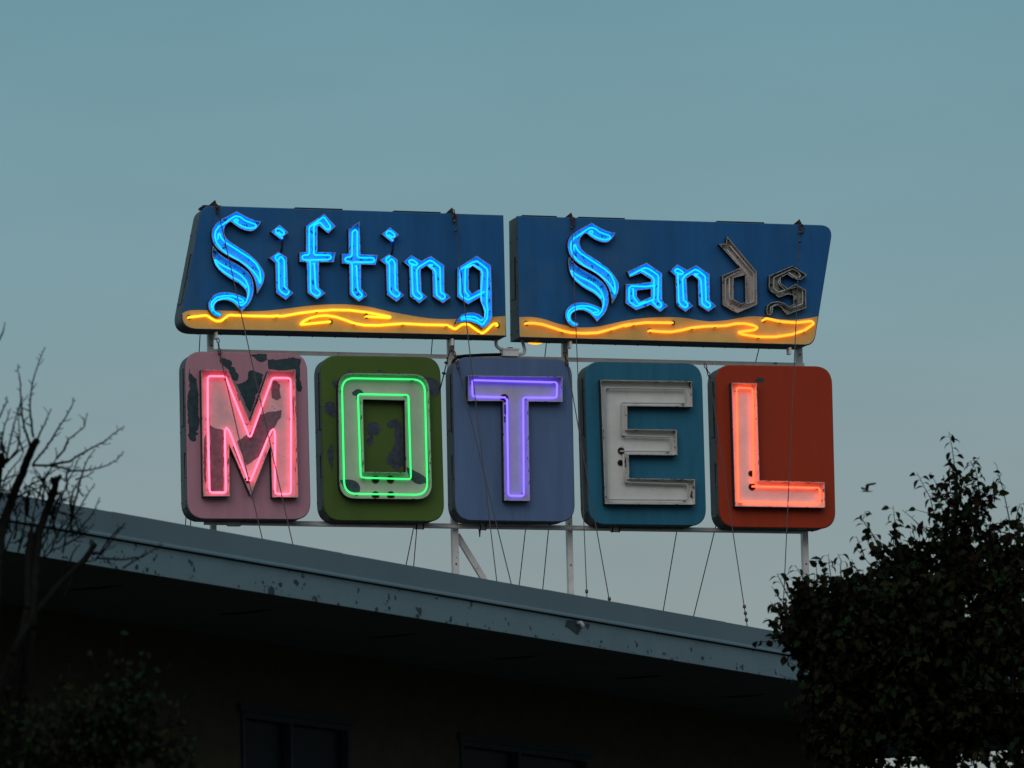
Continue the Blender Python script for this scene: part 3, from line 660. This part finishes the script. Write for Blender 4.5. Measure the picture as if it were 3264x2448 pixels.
# peeled patch with sharp outline
def on_fascia(u, v, o): return on_plane(u, v, bw(0, o, 0), nrm)
C5b = (1400, 1650, 3.0157)
g.poly([[on_fascia(u, v, .0085) for u, v in conv(C5b, [(1225,985),(1290,985),(1370,1010),(1372,1060),(1330,1130),(1280,1090),(1240,1060),(1208,1050)])]], M_flake)
random.seed(31)
cl = [(random.uniform(-9, 11.5), random.choice((6.60, 6.62, 6.66, 6.72))) for _ in range(34)]
for k in range(170):                          # flaked spots in clusters, thicker along the lower edge
    c = random.choice(cl); tt = c[0] + random.gauss(0, .22); zz = c[1] + random.gauss(0, .028)
    if random.random() < .45: tt = random.uniform(-9, 11.5); zz = 6.592 + abs(random.gauss(0, .016))
    s = min(.026, .0045 * math.exp(random.gauss(.35, .65))); pl = []
    if zz > 6.782 or zz < 6.588: continue
    n = 8
    for j in range(n):
        an = j * 2 * math.pi / n; rr = s * random.uniform(.35, 1.5); pl.append(bw(tt + rr * math.cos(an) * 1.8, .0083 + k * 2e-6, min(6.786, max(6.587, zz + rr * math.sin(an) * 1.3))))
    g.poly([pl], M_flake)
g.build('fascia', bld)
M_fasc2 = mat('pale pipe', (.42, .46, .46), .6, 0, .1)
g = Geo(); p = on_fascia(1846, 1986, .03); q = p + e * .0
g.tube([p + nrm * -.03, p + nrm * .02 + Vector((0, 0, .0)), p + nrm * .035 + Vector((0, 0, -.02)), p + nrm * .035 + Vector((0, 0, -.045))], [.016, .018, .016, .012], M_fasc2, 10); g.build('pipe_outlet', bld)
# end fascia, soffit
g = Geo(); 
g.hexa([bw(T1, BACKO, 6.585), bw(T1 + .03, BACKO, 6.585), bw(T1 + .03, .0, 6.585), bw(T1, .0, 6.585), bw(T1, BACKO, 7.0), bw(T1 + .03, BACKO, 7.0), bw(T1 + .03, .0, 7.0), bw(T1, .0, 7.0)], M_fasc); g.build('fascia', bld)
g = Geo(); extr(g, [(-.022, 6.618), (-.022, 6.598), (BACKO, 6.598), (BACKO, 6.618)], T0, T1 - .03, M_soff); g.build('soffit', bld)
for u, v in ((307,1872),(781,1950),(1243,2026),(1640,2095),(2035,2157),(2366,2217)):
    r = ray(u, v); p = CAM + r * ((6.598 - CAM.z) / r.z); q = p - E0z; tt, oo_ = q.dot(e), q.dot(nrm); g = Geo()
    for k in range(6):
        o0 = oo_ - .24 + k * .08; h0 = .012 * math.sin(math.pi * k / 6); h1 = .012 * math.sin(math.pi * (k + 1) / 6)
        g.hexa([bw(tt - .012, o0, 6.5975 - .004 - h0), bw(tt + .012, o0, 6.5975 - .004 - h0), bw(tt + .012, o0 + .08, 6.5975 - .004 - h1), bw(tt - .012, o0 + .08, 6.5975 - .004 - h1),
                bw(tt - .012, o0, 6.5975), bw(tt + .012, o0, 6.5975), bw(tt + .012, o0 + .08, 6.5975), bw(tt - .012, o0 + .08, 6.5975)], M_dark)
    g.build('soffit_vent', bld)
# walls as slabs with openings for the windows
WO = -1.96
def wpt(u, v, o=WO):
    p = on_plane(u, v, bw(0, o, 0), nrm); q = p - E0z; return q.dot(e), p.z
w1a, z1 = wpt(766, 2262); w1b, _ = wpt(1112, 2318); w2a, z2 = wpt(1464, 2363); w2b = w2a + (w1b - w1a) * 1.35
zt = (z1 + z2) / 2; zb = zt - 1.25
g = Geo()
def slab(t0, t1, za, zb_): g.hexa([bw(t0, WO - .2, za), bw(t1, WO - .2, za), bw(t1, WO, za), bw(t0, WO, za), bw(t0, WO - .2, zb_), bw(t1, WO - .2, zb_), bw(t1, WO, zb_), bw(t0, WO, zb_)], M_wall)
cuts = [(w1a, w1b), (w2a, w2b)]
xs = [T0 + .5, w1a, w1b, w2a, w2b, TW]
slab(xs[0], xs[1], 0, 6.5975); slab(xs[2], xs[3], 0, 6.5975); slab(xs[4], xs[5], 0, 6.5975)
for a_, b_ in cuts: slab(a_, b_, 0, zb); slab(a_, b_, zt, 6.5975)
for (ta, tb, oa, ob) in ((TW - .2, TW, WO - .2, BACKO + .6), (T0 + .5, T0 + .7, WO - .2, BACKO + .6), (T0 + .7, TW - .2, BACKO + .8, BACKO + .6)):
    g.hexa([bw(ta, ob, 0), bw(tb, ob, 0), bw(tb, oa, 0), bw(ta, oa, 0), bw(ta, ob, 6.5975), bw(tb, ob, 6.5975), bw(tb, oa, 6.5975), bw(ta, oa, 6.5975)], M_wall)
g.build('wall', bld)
def window(ta, tb):
    f = Geo(); w = .05
    def b(t0, t1, za, zb_, o0, o1, m): f.hexa([bw(t0, o0, za), bw(t1, o0, za), bw(t1, o1, za), bw(t0, o1, za), bw(t0, o0, zb_), bw(t1, o0, zb_), bw(t1, o1, zb_), bw(t0, o1, zb_)], m)
    b(ta - .04, tb + .04, zt + .001, zt + .06, WO + .0005, WO + .035, M_win)
    b(ta, tb, zt - w, zt - .001, WO - .09, WO + .02, M_win); b(ta, tb, zb + .001, zb + w, WO - .09, WO + .02, M_win)
    tm = ta + (tb - ta) * .45
    b(ta + .001, ta + w, zb + w, zt - w, WO - .09, WO + .018, M_win); b(tb - w, tb - .001, zb + w, zt - w, WO - .09, WO + .018, M_win); b(tm - w / 2, tm + w / 2, zb + w, zt - w, WO - .09, WO + .016, M_win)
    win = f.build('window', bld)
    for a_, b_ in ((ta + w, tm - w / 2), (tm + w / 2, tb - w)):
        f = Geo(); b(a_, b_, zb + w, zt - w, WO - .06, WO - .05, M_pane); f.build('pane', win)
window(w1a, w1b); window(w2a, w2b)
# ------------------------------------------------------------------ ground
g = Geo(); S = 1500
g.add([(-S, -S, 0), (S, -S, 0), (S, S, 0), (-S, S, 0)], [(0, 1, 2, 3)], mat('dark asphalt and soil', (.035, .035, .032), .9, 0, .3, .6, bump=.3))
o = g.build('ground'); o['kind'] = 'structure'
# ------------------------------------------------------------------ bare pollarded tree, left
M_bark = mat('bark', (.010, .011, .009), .95, 0, .4, 18, bump=.6, spec=.04)
M_leafA = mat('leaf green', (.013, .029, .012), .9, 0, .3, 9, spec=.04)
M_leafB = mat('leaf brown', (.015, .010, .006), .9, 0, .3, 9, spec=.04)
M_leafC = mat('leaf olive', (.019, .022, .010), .9, 0, .3, 9, spec=.04)
random.seed(5)
def dL(u, v): return 34.0 + .35 * math.sin(u * .006) + .25 * math.sin(v * .008 + 1)
def lp(u, v): return at_dist(u, v, dL(u, v))
CT = (0, 1250, 3.319); CT2 = (0, 1400, 2.765)
base = at_dist(-60, 2448, 34.3); base.z = 0
tree = thing('bare_tree', base, 'leafless pollarded tree with thin twigs at the left edge', 'tree')
K = 1 / 550
g = Geo()
def limb(crop, pts, rpx, m=M_bark, wob=1.2):
    q = conv(crop, pts); dense = []
    for i in range(len(q) - 1):
        n = max(2, int(math.hypot(q[i + 1][0] - q[i][0], q[i + 1][1] - q[i][1]) / 14))
        for k in range(n): dense.append((q[i][0] + (q[i + 1][0] - q[i][0]) * k / n, q[i][1] + (q[i + 1][1] - q[i][1]) * k / n, i + k / n))
    dense.append((*q[-1], len(q) - 1.0)); w = [lp(u + random.uniform(-wob, wob), v + random.uniform(-wob, wob)) for u, v, s in dense]
    rs = []
    for u, v, s in dense:
        i = min(int(s), len(rpx) - 2); rs.append((rpx[i] + (rpx[i + 1] - rpx[i]) * (s - i)) * K)
    return dense, w, rs
for crop, pts, rp in ((CT, [(-80,2600),(-30,1900),(15,1450),(120,1150),(220,900),(310,660),(395,500)], [20,18,16,14.5,13.5,13,11.5]),
    (CT, [(330,2500),(375,1800),(405,1500),(470,1320),(540,1130),(585,1000),(600,905)], [17,15,13.5,12.5,12,11,10]), (CT, [(590,960),(645,880)], [8,6]), (CT, [(560,960),(548,905)], [7,6]), (CT, [(570,1080),(640,1062)], [7,4]),
    (CT2, [(100,1900),(300,1540),(450,1370),(600,1200),(760,1050),(835,925)], [13,11,10,9.5,10,9]), (CT2, [(810,1010),(860,1000)], [6,5]),
    (CT, [(290,2300),(300,1750),(335,1480)], [13,12,10]), (CT, [(-60,1300),(-20,900),(10,660)], [14,12,9])):
    dense, w, rs = limb(crop, pts, rp, wob=1.8); g.tube(w, rs, M_bark, 9)
# main trunk down to the ground
tb = at_dist(-60, 2448, 34.3); g.tube([base, base + Vector((.05, 0, 1.4)), tb + Vector((0, 0, -.3)), lp(-35, 2250)], [.19, .15, .11, .06], M_bark, 10)
g.tube([tb + Vector((0, 0, -.9)), lp(60, 2250), lp(100, 2003)], [.08, .045, .03], M_bark, 9); g.tube([tb + Vector((0, 0, -1.0)), lp(-10, 2250), lp(36, 2087)], [.07, .035, .024], M_bark, 9); g.tube([tb + Vector((0, 0, -.8)), lp(40, 2200), lp(87, 1943)], [.06, .035, .023], M_bark, 9)
g.build('trunk', tree)
TW_ = [[(350,470),(325,250),(315,150),(330,-20),(365,-180),(415,-330),(470,-460)], [(320,560),(260,380),(235,250),(225,100),(215,-130),(190,-220),(195,-280)], [(400,490),(470,340),(540,190)],
 [(350,760),(480,600),(590,430),(690,270),(770,130),(775,70)], [(340,770),(520,775),(650,800),(780,840),(880,830),(1000,815),(1150,770),(1240,710),(1300,640)],
 [(540,770),(740,730),(850,660),(960,600),(1110,520),(1240,410),(1310,370)], [(600,700),(680,610),(720,500),(820,430),(890,370),(920,240)], [(380,1180),(460,950),(560,770),(600,690),(590,600)],
 [(560,1420),(640,1150),(710,960),(790,800),(850,660)], [(740,1400),(800,1130),(860,900),(880,830),(930,700),(1000,610)], [(690,1470),(860,1200),(940,1050),(1000,980)], [(800,1520),(860,1430),(980,1290),(1050,1130)],
 [(1040,1720),(1200,1500),(1320,1400)], [(520,1120),(430,900),(350,790)], [(250,1015),(350,970),(440,930),(560,830),(650,800)], [(-10,810),(90,720),(180,610),(210,470),(200,300),(220,100)],
 [(0,620),(50,350),(110,190)], [(60,760),(130,400),(190,200),(230,60)], [(-10,950),(150,880),(230,890)], [(-10,270),(65,110),(70,60)], [(90,720),(0,450)], [(70,1500),(120,1100),(100,950),(180,850)],
 [(270,1700),(330,1400),(400,1100)], [(50,1700),(150,1450),(220,1200)], [(530,1700),(640,1450),(740,1300)], [(-20,-540),(30,-640),(50,-720)], [(190,1700),(260,1400),(300,1100),(330,1050)], [(660,1700),(700,1500),(840,1350),(860,1430)],
 [(120,700),(200,620),(300,560)], [(0,1150),(60,900),(200,720),(250,640)], [(450,1650),(520,1450),(560,1250)], [(880,1100),(810,1000),(760,990)], [(640,900),(710,960)], [(240,620),(180,440),(150,420)], [(850,1500),(780,1300),(650,1290)], [(740,1180),(760,1300),(850,1350)],
 [(0,1640),(60,1350),(110,1150)], [(600,1600),(700,1480),(870,1460)], [(400,1650),(300,1500),(200,1420)], [(150,1600),(240,1540),(330,1500)], [(700,1290),(600,1250),(540,1300)]]
TW2 = [[(840,1060),(960,930),(1005,860),(1090,760)], [(850,1050),(1080,1060),(1250,1040),(1330,990),(1430,930)], [(1080,1140),(1200,1060),(1300,1010)], [(850,1000),(900,1010),(990,880)], [(700,1090),(840,1070)], [(600,1130),(640,1000),(700,930)], [(560,1400),(620,1250),(640,1190)]]
rg = random.Random(17)
for k in range(46):                           # tangle of thin shoots low in the crown
    x = rg.uniform(-30, 800); y = rg.uniform(900, 1750) if x > 250 else rg.uniform(500, 1750); an = rg.gauss(-1.25, .45); pts = [(x, y)]
    for j in range(rg.randint(3, 5)):
        an += rg.uniform(-.3, .28); st = rg.uniform(45, 95); x += st * math.cos(an); y += st * math.sin(an); pts.append((x, y))
    if y > 720 or x < 150: TW_.append(pts)
g = Geo()
for crop, lst in ((CT, TW_), (CT2, TW2)):
    for pts in lst:
        n = len(pts); r0 = 4.2 if n > 5 else 3.3
        dense, w, rs = limb(crop, pts, [r0 + (1.4 - r0) * k / (n - 1) for k in range(n)]); g.tube(w, rs, M_bark, 6)
        for i in range(2, len(dense) - 1):
            if random.random() < .75:
                u, v, s = dense[i]; du = dense[i][0] - dense[i - 1][0]; dv = dense[i][1] - dense[i - 1][1]; an = math.atan2(dv, du) + random.choice((-1, 1)) * random.uniform(.5, 1.1)
                L = random.choice((6, 8, 10, 12, 18, 30)); p1 = (u + L * .5 * math.cos(an), v + L * .5 * math.sin(an)); an += random.uniform(-.3, .3) - .15; p2 = (p1[0] + L * .5 * math.cos(an), p1[1] + L * .5 * math.sin(an))
                off = random.uniform(-.02, .02) * L / 10
                g.tube([w[i], at_dist(*p1, dL(*p1) + off), at_dist(*p2, dL(*p2) + 2 * off)], [rs[i] * .7, rs[i] * .6, 1.0 * K], M_bark, 5)
                if random.random() < .5: q = at_dist(*p2, dL(*p2) + 2 * off); g.tube([q, q + (q - w[i]).normalized() * .006], [.0045, .002], M_bark, 5)
        q = w[-1]; g.tube([q, q + Vector((.002, 0, .008))], [.005, .002], M_bark, 5)
g.build('twigs', tree)
# ------------------------------------------------------------------ leafy trees
def leaf(g, p, d, nrm_, L, w, m, curl=.35):
    d = d.normalized(); s = d.cross(nrm_); s = s.normalized() if s.length > 1e-4 else Vector((1, 0, 0)); n = s.cross(d)
    pts = []
    for t, ww in ((0, .05), (.25, .8), (.55, 1.0), (.82, .55), (1.0, .02)):
        c = p + d * (L * t) - n * (curl * L * t * t)
        pts.append((c - s * w * ww * .5 + n * w * .22 * ww, c, c + s * w * ww * .5 + n * w * .22 * ww))
    vs = [q for tr_ in pts for q in tr_]; fs = []
    for i in range(4):
        a = i * 3; fs += [(a, a + 1, a + 4, a + 3), (a + 1, a + 2, a + 5, a + 4)]
    g.add(vs, fs, m, True)
def rv(s=1): return Vector((random.gauss(0, s), random.gauss(0, s), random.gauss(0, s)))
def crown(g, tw, blobs, dist, k, leaf_px, mats, seed):
    random.seed(seed)
    for (cx, cy, rx, ry, n) in blobs:
        c = at_dist(cx, cy, dist); rr = (rx * k, ry * k)
        for _ in range(n):
            v = rv().normalized() * random.uniform(.1, 1) ** (1 / 2.4)
            P = c + rt * v.x * rr[0] + up * v.z * rr[1] + Vector((0, 1, 0)) * v.y * (rr[0] + rr[1]) * .55
            out = (P - c).normalized(); dr = (out * .6 + Vector((0, 0, .8)) + rv(.35)).normalized()
            Ls = random.uniform(.12, .36); q = P + dr * Ls; mid = (P + q) / 2 + rv(.008)
            tw.tube([P, mid, q], [.004, .003, .0015], M_bark, 4)
            nl = random.randint(4, 8); m0 = random.choice(mats)
            for j in range(nl):
                b = P.lerp(q, (j + .6) / nl) + rv(.004); ld = (rv(.7) + Vector((0, 0, -.35)) + out * .3)
                leaf(g, b, ld, rv() + Vector((0, 0, 1)), leaf_px * k * random.uniform(.75, 1.25), leaf_px * k * random.uniform(.55, .8), m0 if random.random() < .7 else random.choice(mats))
DT_ = 44.0; K2 = DT_ / F
tb = at_dist(3010, 2448, DT_); base = Vector((tb.x, tb.y, 0))
rtree = thing('leafy_tree', base, 'dark leafy tree with upright shoots at the right edge', 'tree')
g = Geo(); tw = Geo()
mats = [M_leafA, M_leafC, M_leafC, M_leafB]
blobs = [(3000,1990,300,210,520),(2730,2060,200,170,380),(3060,1700,95,150,115),(3190,1790,130,150,190),(2870,1850,130,140,150),(2590,1990,110,110,200),(2520,1930,60,70,70),(3150,2180,200,180,420),
 (2800,2260,200,110,260),(3050,1560,50,110,36),(3120,1560,50,70,26),(2970,1760,90,90,60),(2740,1880,60,90,40),(2850,1700,35,45,14),(3030,2320,270,60,150),(2700,2380,100,80,110),(2820,2440,120,35,18),(3120,2450,160,30,26),(3000,2400,60,40,30),(2620,2130,80,100,110),(3220,2400,120,90,60),(2860,2400,160,60,45),(3250,1950,100,200,160),(2900,2130,200,160,300),(2650,1880,70,45,50)]
blobs = [(a + (45 if a < 2760 and b < 2240 else 0), b + (75 if b < 1950 else 30 if b < 2100 else 0), c * (.8 if b < 1950 else 1), d * .9 if b < 1950 else d, n) for a, b, c, d, n in blobs]
blobs = [(a, b, c, d, int(n * (.50 if b < 1800 else .66 if b < 1950 else .85))) for a, b, c, d, n in blobs]
crown(g, tw, blobs, DT_, K2, 30, mats, 11)
C7 = (2400, 1300, 2.3704)
random.seed(3)
for pts, lv in (([(1540,800),(1530,640),(1520,420),(1505,300),(1480,180)], 14), ([(1400,900),(1370,820),(1340,680),(1290,590),(1240,490)], 13), ([(1940,860),(1920,760),(1890,620),(1860,520),(1840,430)], 0), ([(1100,1050),(1080,950),(1070,850),(1060,740)], 9),
    ([(950,1050),(900,950),(830,850),(850,780)], 10), ([(600,1380),(590,1290),(575,1180),(570,1100)], 7), ([(690,1330),(660,1250),(665,1150),(640,1100)], 6), ([(280,1450),(240,1370),(200,1290),(180,1250)], 6), ([(420,1400),(380,1290),(320,1190)], 9),
    ([(1320,960),(1280,910),(1200,830),(1150,790)], 0), ([(1720,700),(1700,560),(1680,460),(1640,400)], 12), ([(840,1120),(800,1020),(780,970)], 3), ([(1980,900),(2000,780),(2020,720)], 6), ([(260,1560),(200,1470),(150,1490)], 4), ([(1450,900),(1480,760),(1460,640)], 8), ([(300,1650),(220,1600),(190,1560)], 5)):
    q = [at_dist(u, v, DT_ - .5) for u, v in conv(C7, pts)]; n = len(q); tw.tube(q, [.0055 + (.0018 - .0055) * k / (n - 1) for k in range(n)], M_bark, 5)
    for j in range(lv):
        s = (n - 1) * (.2 + .8 * (j + random.random() * .6) / lv); i = min(int(s), n - 2); b = q[i].lerp(q[i + 1], s - i); side = 1 if j % 2 else -1
        pt = b + rt * side * random.uniform(.008, .03) + Vector((0, 0, random.uniform(0, .015))); tw.tube([b, pt], .0014, M_bark, 4)
        leaf(g, pt, rt * side * random.uniform(.3, 1) + Vector((0, 0, random.uniform(-.9, .1))) + rv(.25), Vector((0, -.5, 1)) + rv(.5), K2 * random.uniform(21, 30), K2 * random.uniform(13, 19), random.choice(mats), .5)
    if lv == 0:
        for j in range(1, n): 
            for s in (-1, 1):
                if random.random() < .6: tw.tube([q[j], q[j] + rt * s * .02 + Vector((0, 0, .018))], .002, M_bark, 4)
g.build('crown', rtree); tw.build('twigs', rtree)
g = Geo(); top = at_dist(3010, 1750, DT_)
g.tube([base, base + Vector((.03, .02, 1.5)), at_dist(3010, 2448, DT_), at_dist(2990, 2150, DT_), at_dist(3030, 1900, DT_), top], [.17, .13, .10, .07, .045, .02], M_bark, 10)
for u, v, u2, v2 in ((3010,2440,2760,2150),(3000,2330,3170,2050),(2760,2150,2600,1960),(2990,2200,2870,1850),(3170,2050,3200,1760),(2820,2220,2680,2080),(3020,2050,3050,1500),(2990,2130,2850,1700),(3170,2050,3250,1700),(2760,2150,2700,1840),(2990,2130,2900,1960)):
    a = at_dist(u, v, DT_); b = at_dist(u2, v2, DT_ + random.uniform(-.3, .3)); m_ = (a + b) / 2 + Vector((0, 0, -.05)); g.tube([a, m_, b], [.04, .028, .012], M_bark, 7)
g.build('trunk', rtree)
# shrub bottom left
DS = 30.0; K3 = DS / F
sb = at_dist(330, 2448, DS); base = Vector((sb.x, sb.y, 0))
sh = thing('leafy_shrub', base, 'dim leafy bush in front of the motel wall at the lower left', 'bush')
g = Geo(); tw = Geo(); crown(g, tw, [(400,2260,45,55,34),(330,2330,80,45,40),(400,2400,110,60,70),(230,2450,90,45,40),(60,2460,80,50,30),(80,2350,30,40,10),(560,2455,60,30,20),(300,2440,80,40,30)], DS, K3, 24, [M_leafA, M_leafC], 21)
g.build('crown', sh); tw.build('twigs', sh)
g = Geo(); g.tube([base, base + Vector((.02, 0, 1.2)), at_dist(340, 2448, DS), at_dist(390, 2240, DS)], [.06, .05, .03, .01], M_bark, 8); g.tube([base + Vector((0, 0, 1)), at_dist(200, 2448, DS), at_dist(90, 2330, DS)], [.04, .02, .008], M_bark, 7)
g.build('stem', sh)
# ------------------------------------------------------------------ gull in flight
DG = 120.0; CG = (2720, 1520, 22.12)
def gp(u, v, dd=0): return at_dist(*conv(CG, [(u, v)])[0], DG + dd)
M_gw = mat('gull white', (.30, .30, .29), .7); M_gd = mat('gull dark', (.012, .014, .018), .7); M_gg = mat('gull grey', (.025, .028, .034), .7)
gb = gp(900, 980)
gull = thing('gull', gb, 'small gull flying left between the L sign and the leafy tree', 'bird')
g = Geo(); kk = DG / F / 22.12
pts = [gp(620,1035),(gp(680,1005)),gp(730,985),gp(800,960),gp(880,960),gp(980,985),gp(1080,1015),gp(1200,1030),gp(1360,1020)]
g.tube(pts, [24*kk, 52*kk, 72*kk, 100*kk, 116*kk, 96*kk, 58*kk, 36*kk, 20*kk], M_gw, 10)
g.tube([gp(535,1048), gp(590,1035), gp(650,1015)], [5*kk, 12*kk, 26*kk], M_gd, 8)
g.add([gp(1180,1020,-.05), gp(1380,1005,-.12), gp(1390,1022,0), gp(1380,1030,.12), gp(1180,1040,.05)], [(0, 1, 2, 3, 4)], M_gg)
g.build('body', gull)
def wing(rows, m1, m2):
    g = Geo()
    th = .03
    for (a0, b0), (a1, b1) in zip(rows[:-1], rows[1:]):
        for off, fl in ((0, 0), (th, 1)):
            o = Vector((0, 0, off)); mm = m1
            g.add([a0 + o, b0 + o, b1 + o, a1 + o], [(0, 1, 2, 3)], mm, True)
        g.add([a0, a1, a1 + Vector((0, 0, th)), a0 + Vector((0, 0, th))], [(0, 1, 2, 3)], m2)
        g.add([b0, b1, b1 + Vector((0, 0, th)), b0 + Vector((0, 0, th))], [(0, 1, 2, 3)], m2)
    g.build('wing', gull)
wing([(gp(840,930,-.05), gp(1060,960,-.05)), (gp(870,760,-.2), gp(1075,800,-.2)), (gp(870,650,-.35), gp(1110,660,-.3)), (gp(1000,590,-.5), gp(1180,600,-.45)), (gp(1250,540,-.65), gp(1350,585,-.6)), (gp(1590,505,-.8), gp(1600,520,-.8))], M_gg, M_gd)
wing([(gp(840,900,.08), gp(960,920,.08)), (gp(740,860,.25), gp(800,915,.25)), (gp(640,830,.4), gp(690,900,.4)), (gp(545,815,.55), gp(560,850,.55))], M_gd, M_gd)
# ------------------------------------------------------------------ sky and light
w = bpy.data.worlds.new('World'); scene.world = w; w.use_nodes = True
nt = w.node_tree; N = nt.nodes; L = nt.links; bg = N['Background']
SUN_EL, SUN_AZ = R(38), R(195)               # soft glow from the open sky behind the camera
sky = N.new('ShaderNodeTexSky'); sky.sky_type = 'NISHITA'; sky.sun_disc = False; sky.sun_elevation = R(1.5); sky.sun_rotation = SUN_AZ; sky.air_density = 1.3
tc = N.new('ShaderNodeTexCoord'); sx = N.new('ShaderNodeSeparateXYZ'); L.new(tc.outputs['Generated'], sx.inputs[0])
def lin(c): return tuple(((x / 255 + .055) / 1.055) ** 2.4 if x > 10 else x / 255 / 12.92 for x in c) + (1,)
rp = N.new('ShaderNodeValToRGB'); el = rp.color_ramp.elements
el[0].position = 0; el[0].color = lin((141,151,151)); el[1].position = 1; el[1].color = lin((66,108,132))
for p, c in ((.085, (139,151,152)), (.125, (131,151,157)), (.165, (119,153,164)), (.215, (102,146,160)), (.45, (82,124,142))):
    x = el.new(p); x.color = lin(c)
L.new(sx.outputs['Z'], rp.inputs[0])
# brighter towards the west (behind the camera), above a dark low band added to dim the wall
my = N.new('ShaderNodeMapRange'); my.inputs['From Min'].default_value = .3; my.inputs['From Max'].default_value = -.8; my.inputs['To Min'].default_value = 0; my.inputs['To Max'].default_value = 1
L.new(sx.outputs['Y'], my.inputs[0])
mz = N.new('ShaderNodeMapRange'); mz.inputs['From Min'].default_value = .12; mz.inputs['From Max'].default_value = .45; L.new(sx.outputs['Z'], mz.inputs[0])
rw = N.new('ShaderNodeMix'); rw.data_type = 'RGBA'; rw.inputs[6].default_value = (.03, .035, .04, 1); rw.inputs[7].default_value = (.60, .63, .66, 1); L.new(mz.outputs[0], rw.inputs[0])
mx = N.new('ShaderNodeMix'); mx.data_type = 'RGBA'; L.new(my.outputs[0], mx.inputs[0]); 
nz = N.new('ShaderNodeTexNoise'); nz.inputs['Scale'].default_value = 14; nz.inputs['Detail'].default_value = 3; mpn = N.new('ShaderNodeMapping'); mpn.inputs['Scale'].default_value = (1, 1, 3.5); L.new(tc.outputs['Generated'], mpn.inputs[0]); L.new(mpn.outputs[0], nz.inputs['Vector'])
nr = N.new('ShaderNodeMapRange'); nr.inputs['From Min'].default_value = .3; nr.inputs['From Max'].default_value = .7; nr.inputs['To Min'].default_value = .965; nr.inputs['To Max'].default_value = 1.035; L.new(nz.outputs['Fac'], nr.inputs[0])
sn = N.new('ShaderNodeVectorMath'); sn.operation = 'SCALE'; L.new(rp.outputs[0], sn.inputs[0]); L.new(nr.outputs[0], sn.inputs['Scale']); L.new(sn.outputs[0], mx.inputs[6]); L.new(rw.outputs[2], mx.inputs[7])
sc = N.new('ShaderNodeVectorMath'); sc.operation = 'SCALE'; sc.inputs['Scale'].default_value = .012; L.new(sky.outputs[0], sc.inputs[0])
ad = N.new('ShaderNodeVectorMath'); ad.operation = 'ADD'; L.new(mx.outputs[2], ad.inputs[0]); L.new(sc.outputs[0], ad.inputs[1])
L.new(ad.outputs[0], bg.inputs[0]); bg.inputs[1].default_value = 1.0
sl = bpy.data.lights.new('sun', 'SUN'); sl.energy = .42; sl.angle = R(40); sl.color = (1, .93, .86)
so_ = bpy.data.objects.new('sun', sl); COL.objects.link(so_)
sd = Vector((math.sin(SUN_AZ) * math.cos(SUN_EL), math.cos(SUN_AZ) * math.cos(SUN_EL), math.sin(SUN_EL)))
so_.rotation_euler = sd.to_track_quat('Z', 'Y').to_euler()
vs = scene.view_settings; vs.view_transform = 'Standard'; vs.look = 'None'; vs.exposure = 0; vs.gamma = 1
scene.render.engine = 'CYCLES'
scene.cycles.max_bounces = 6
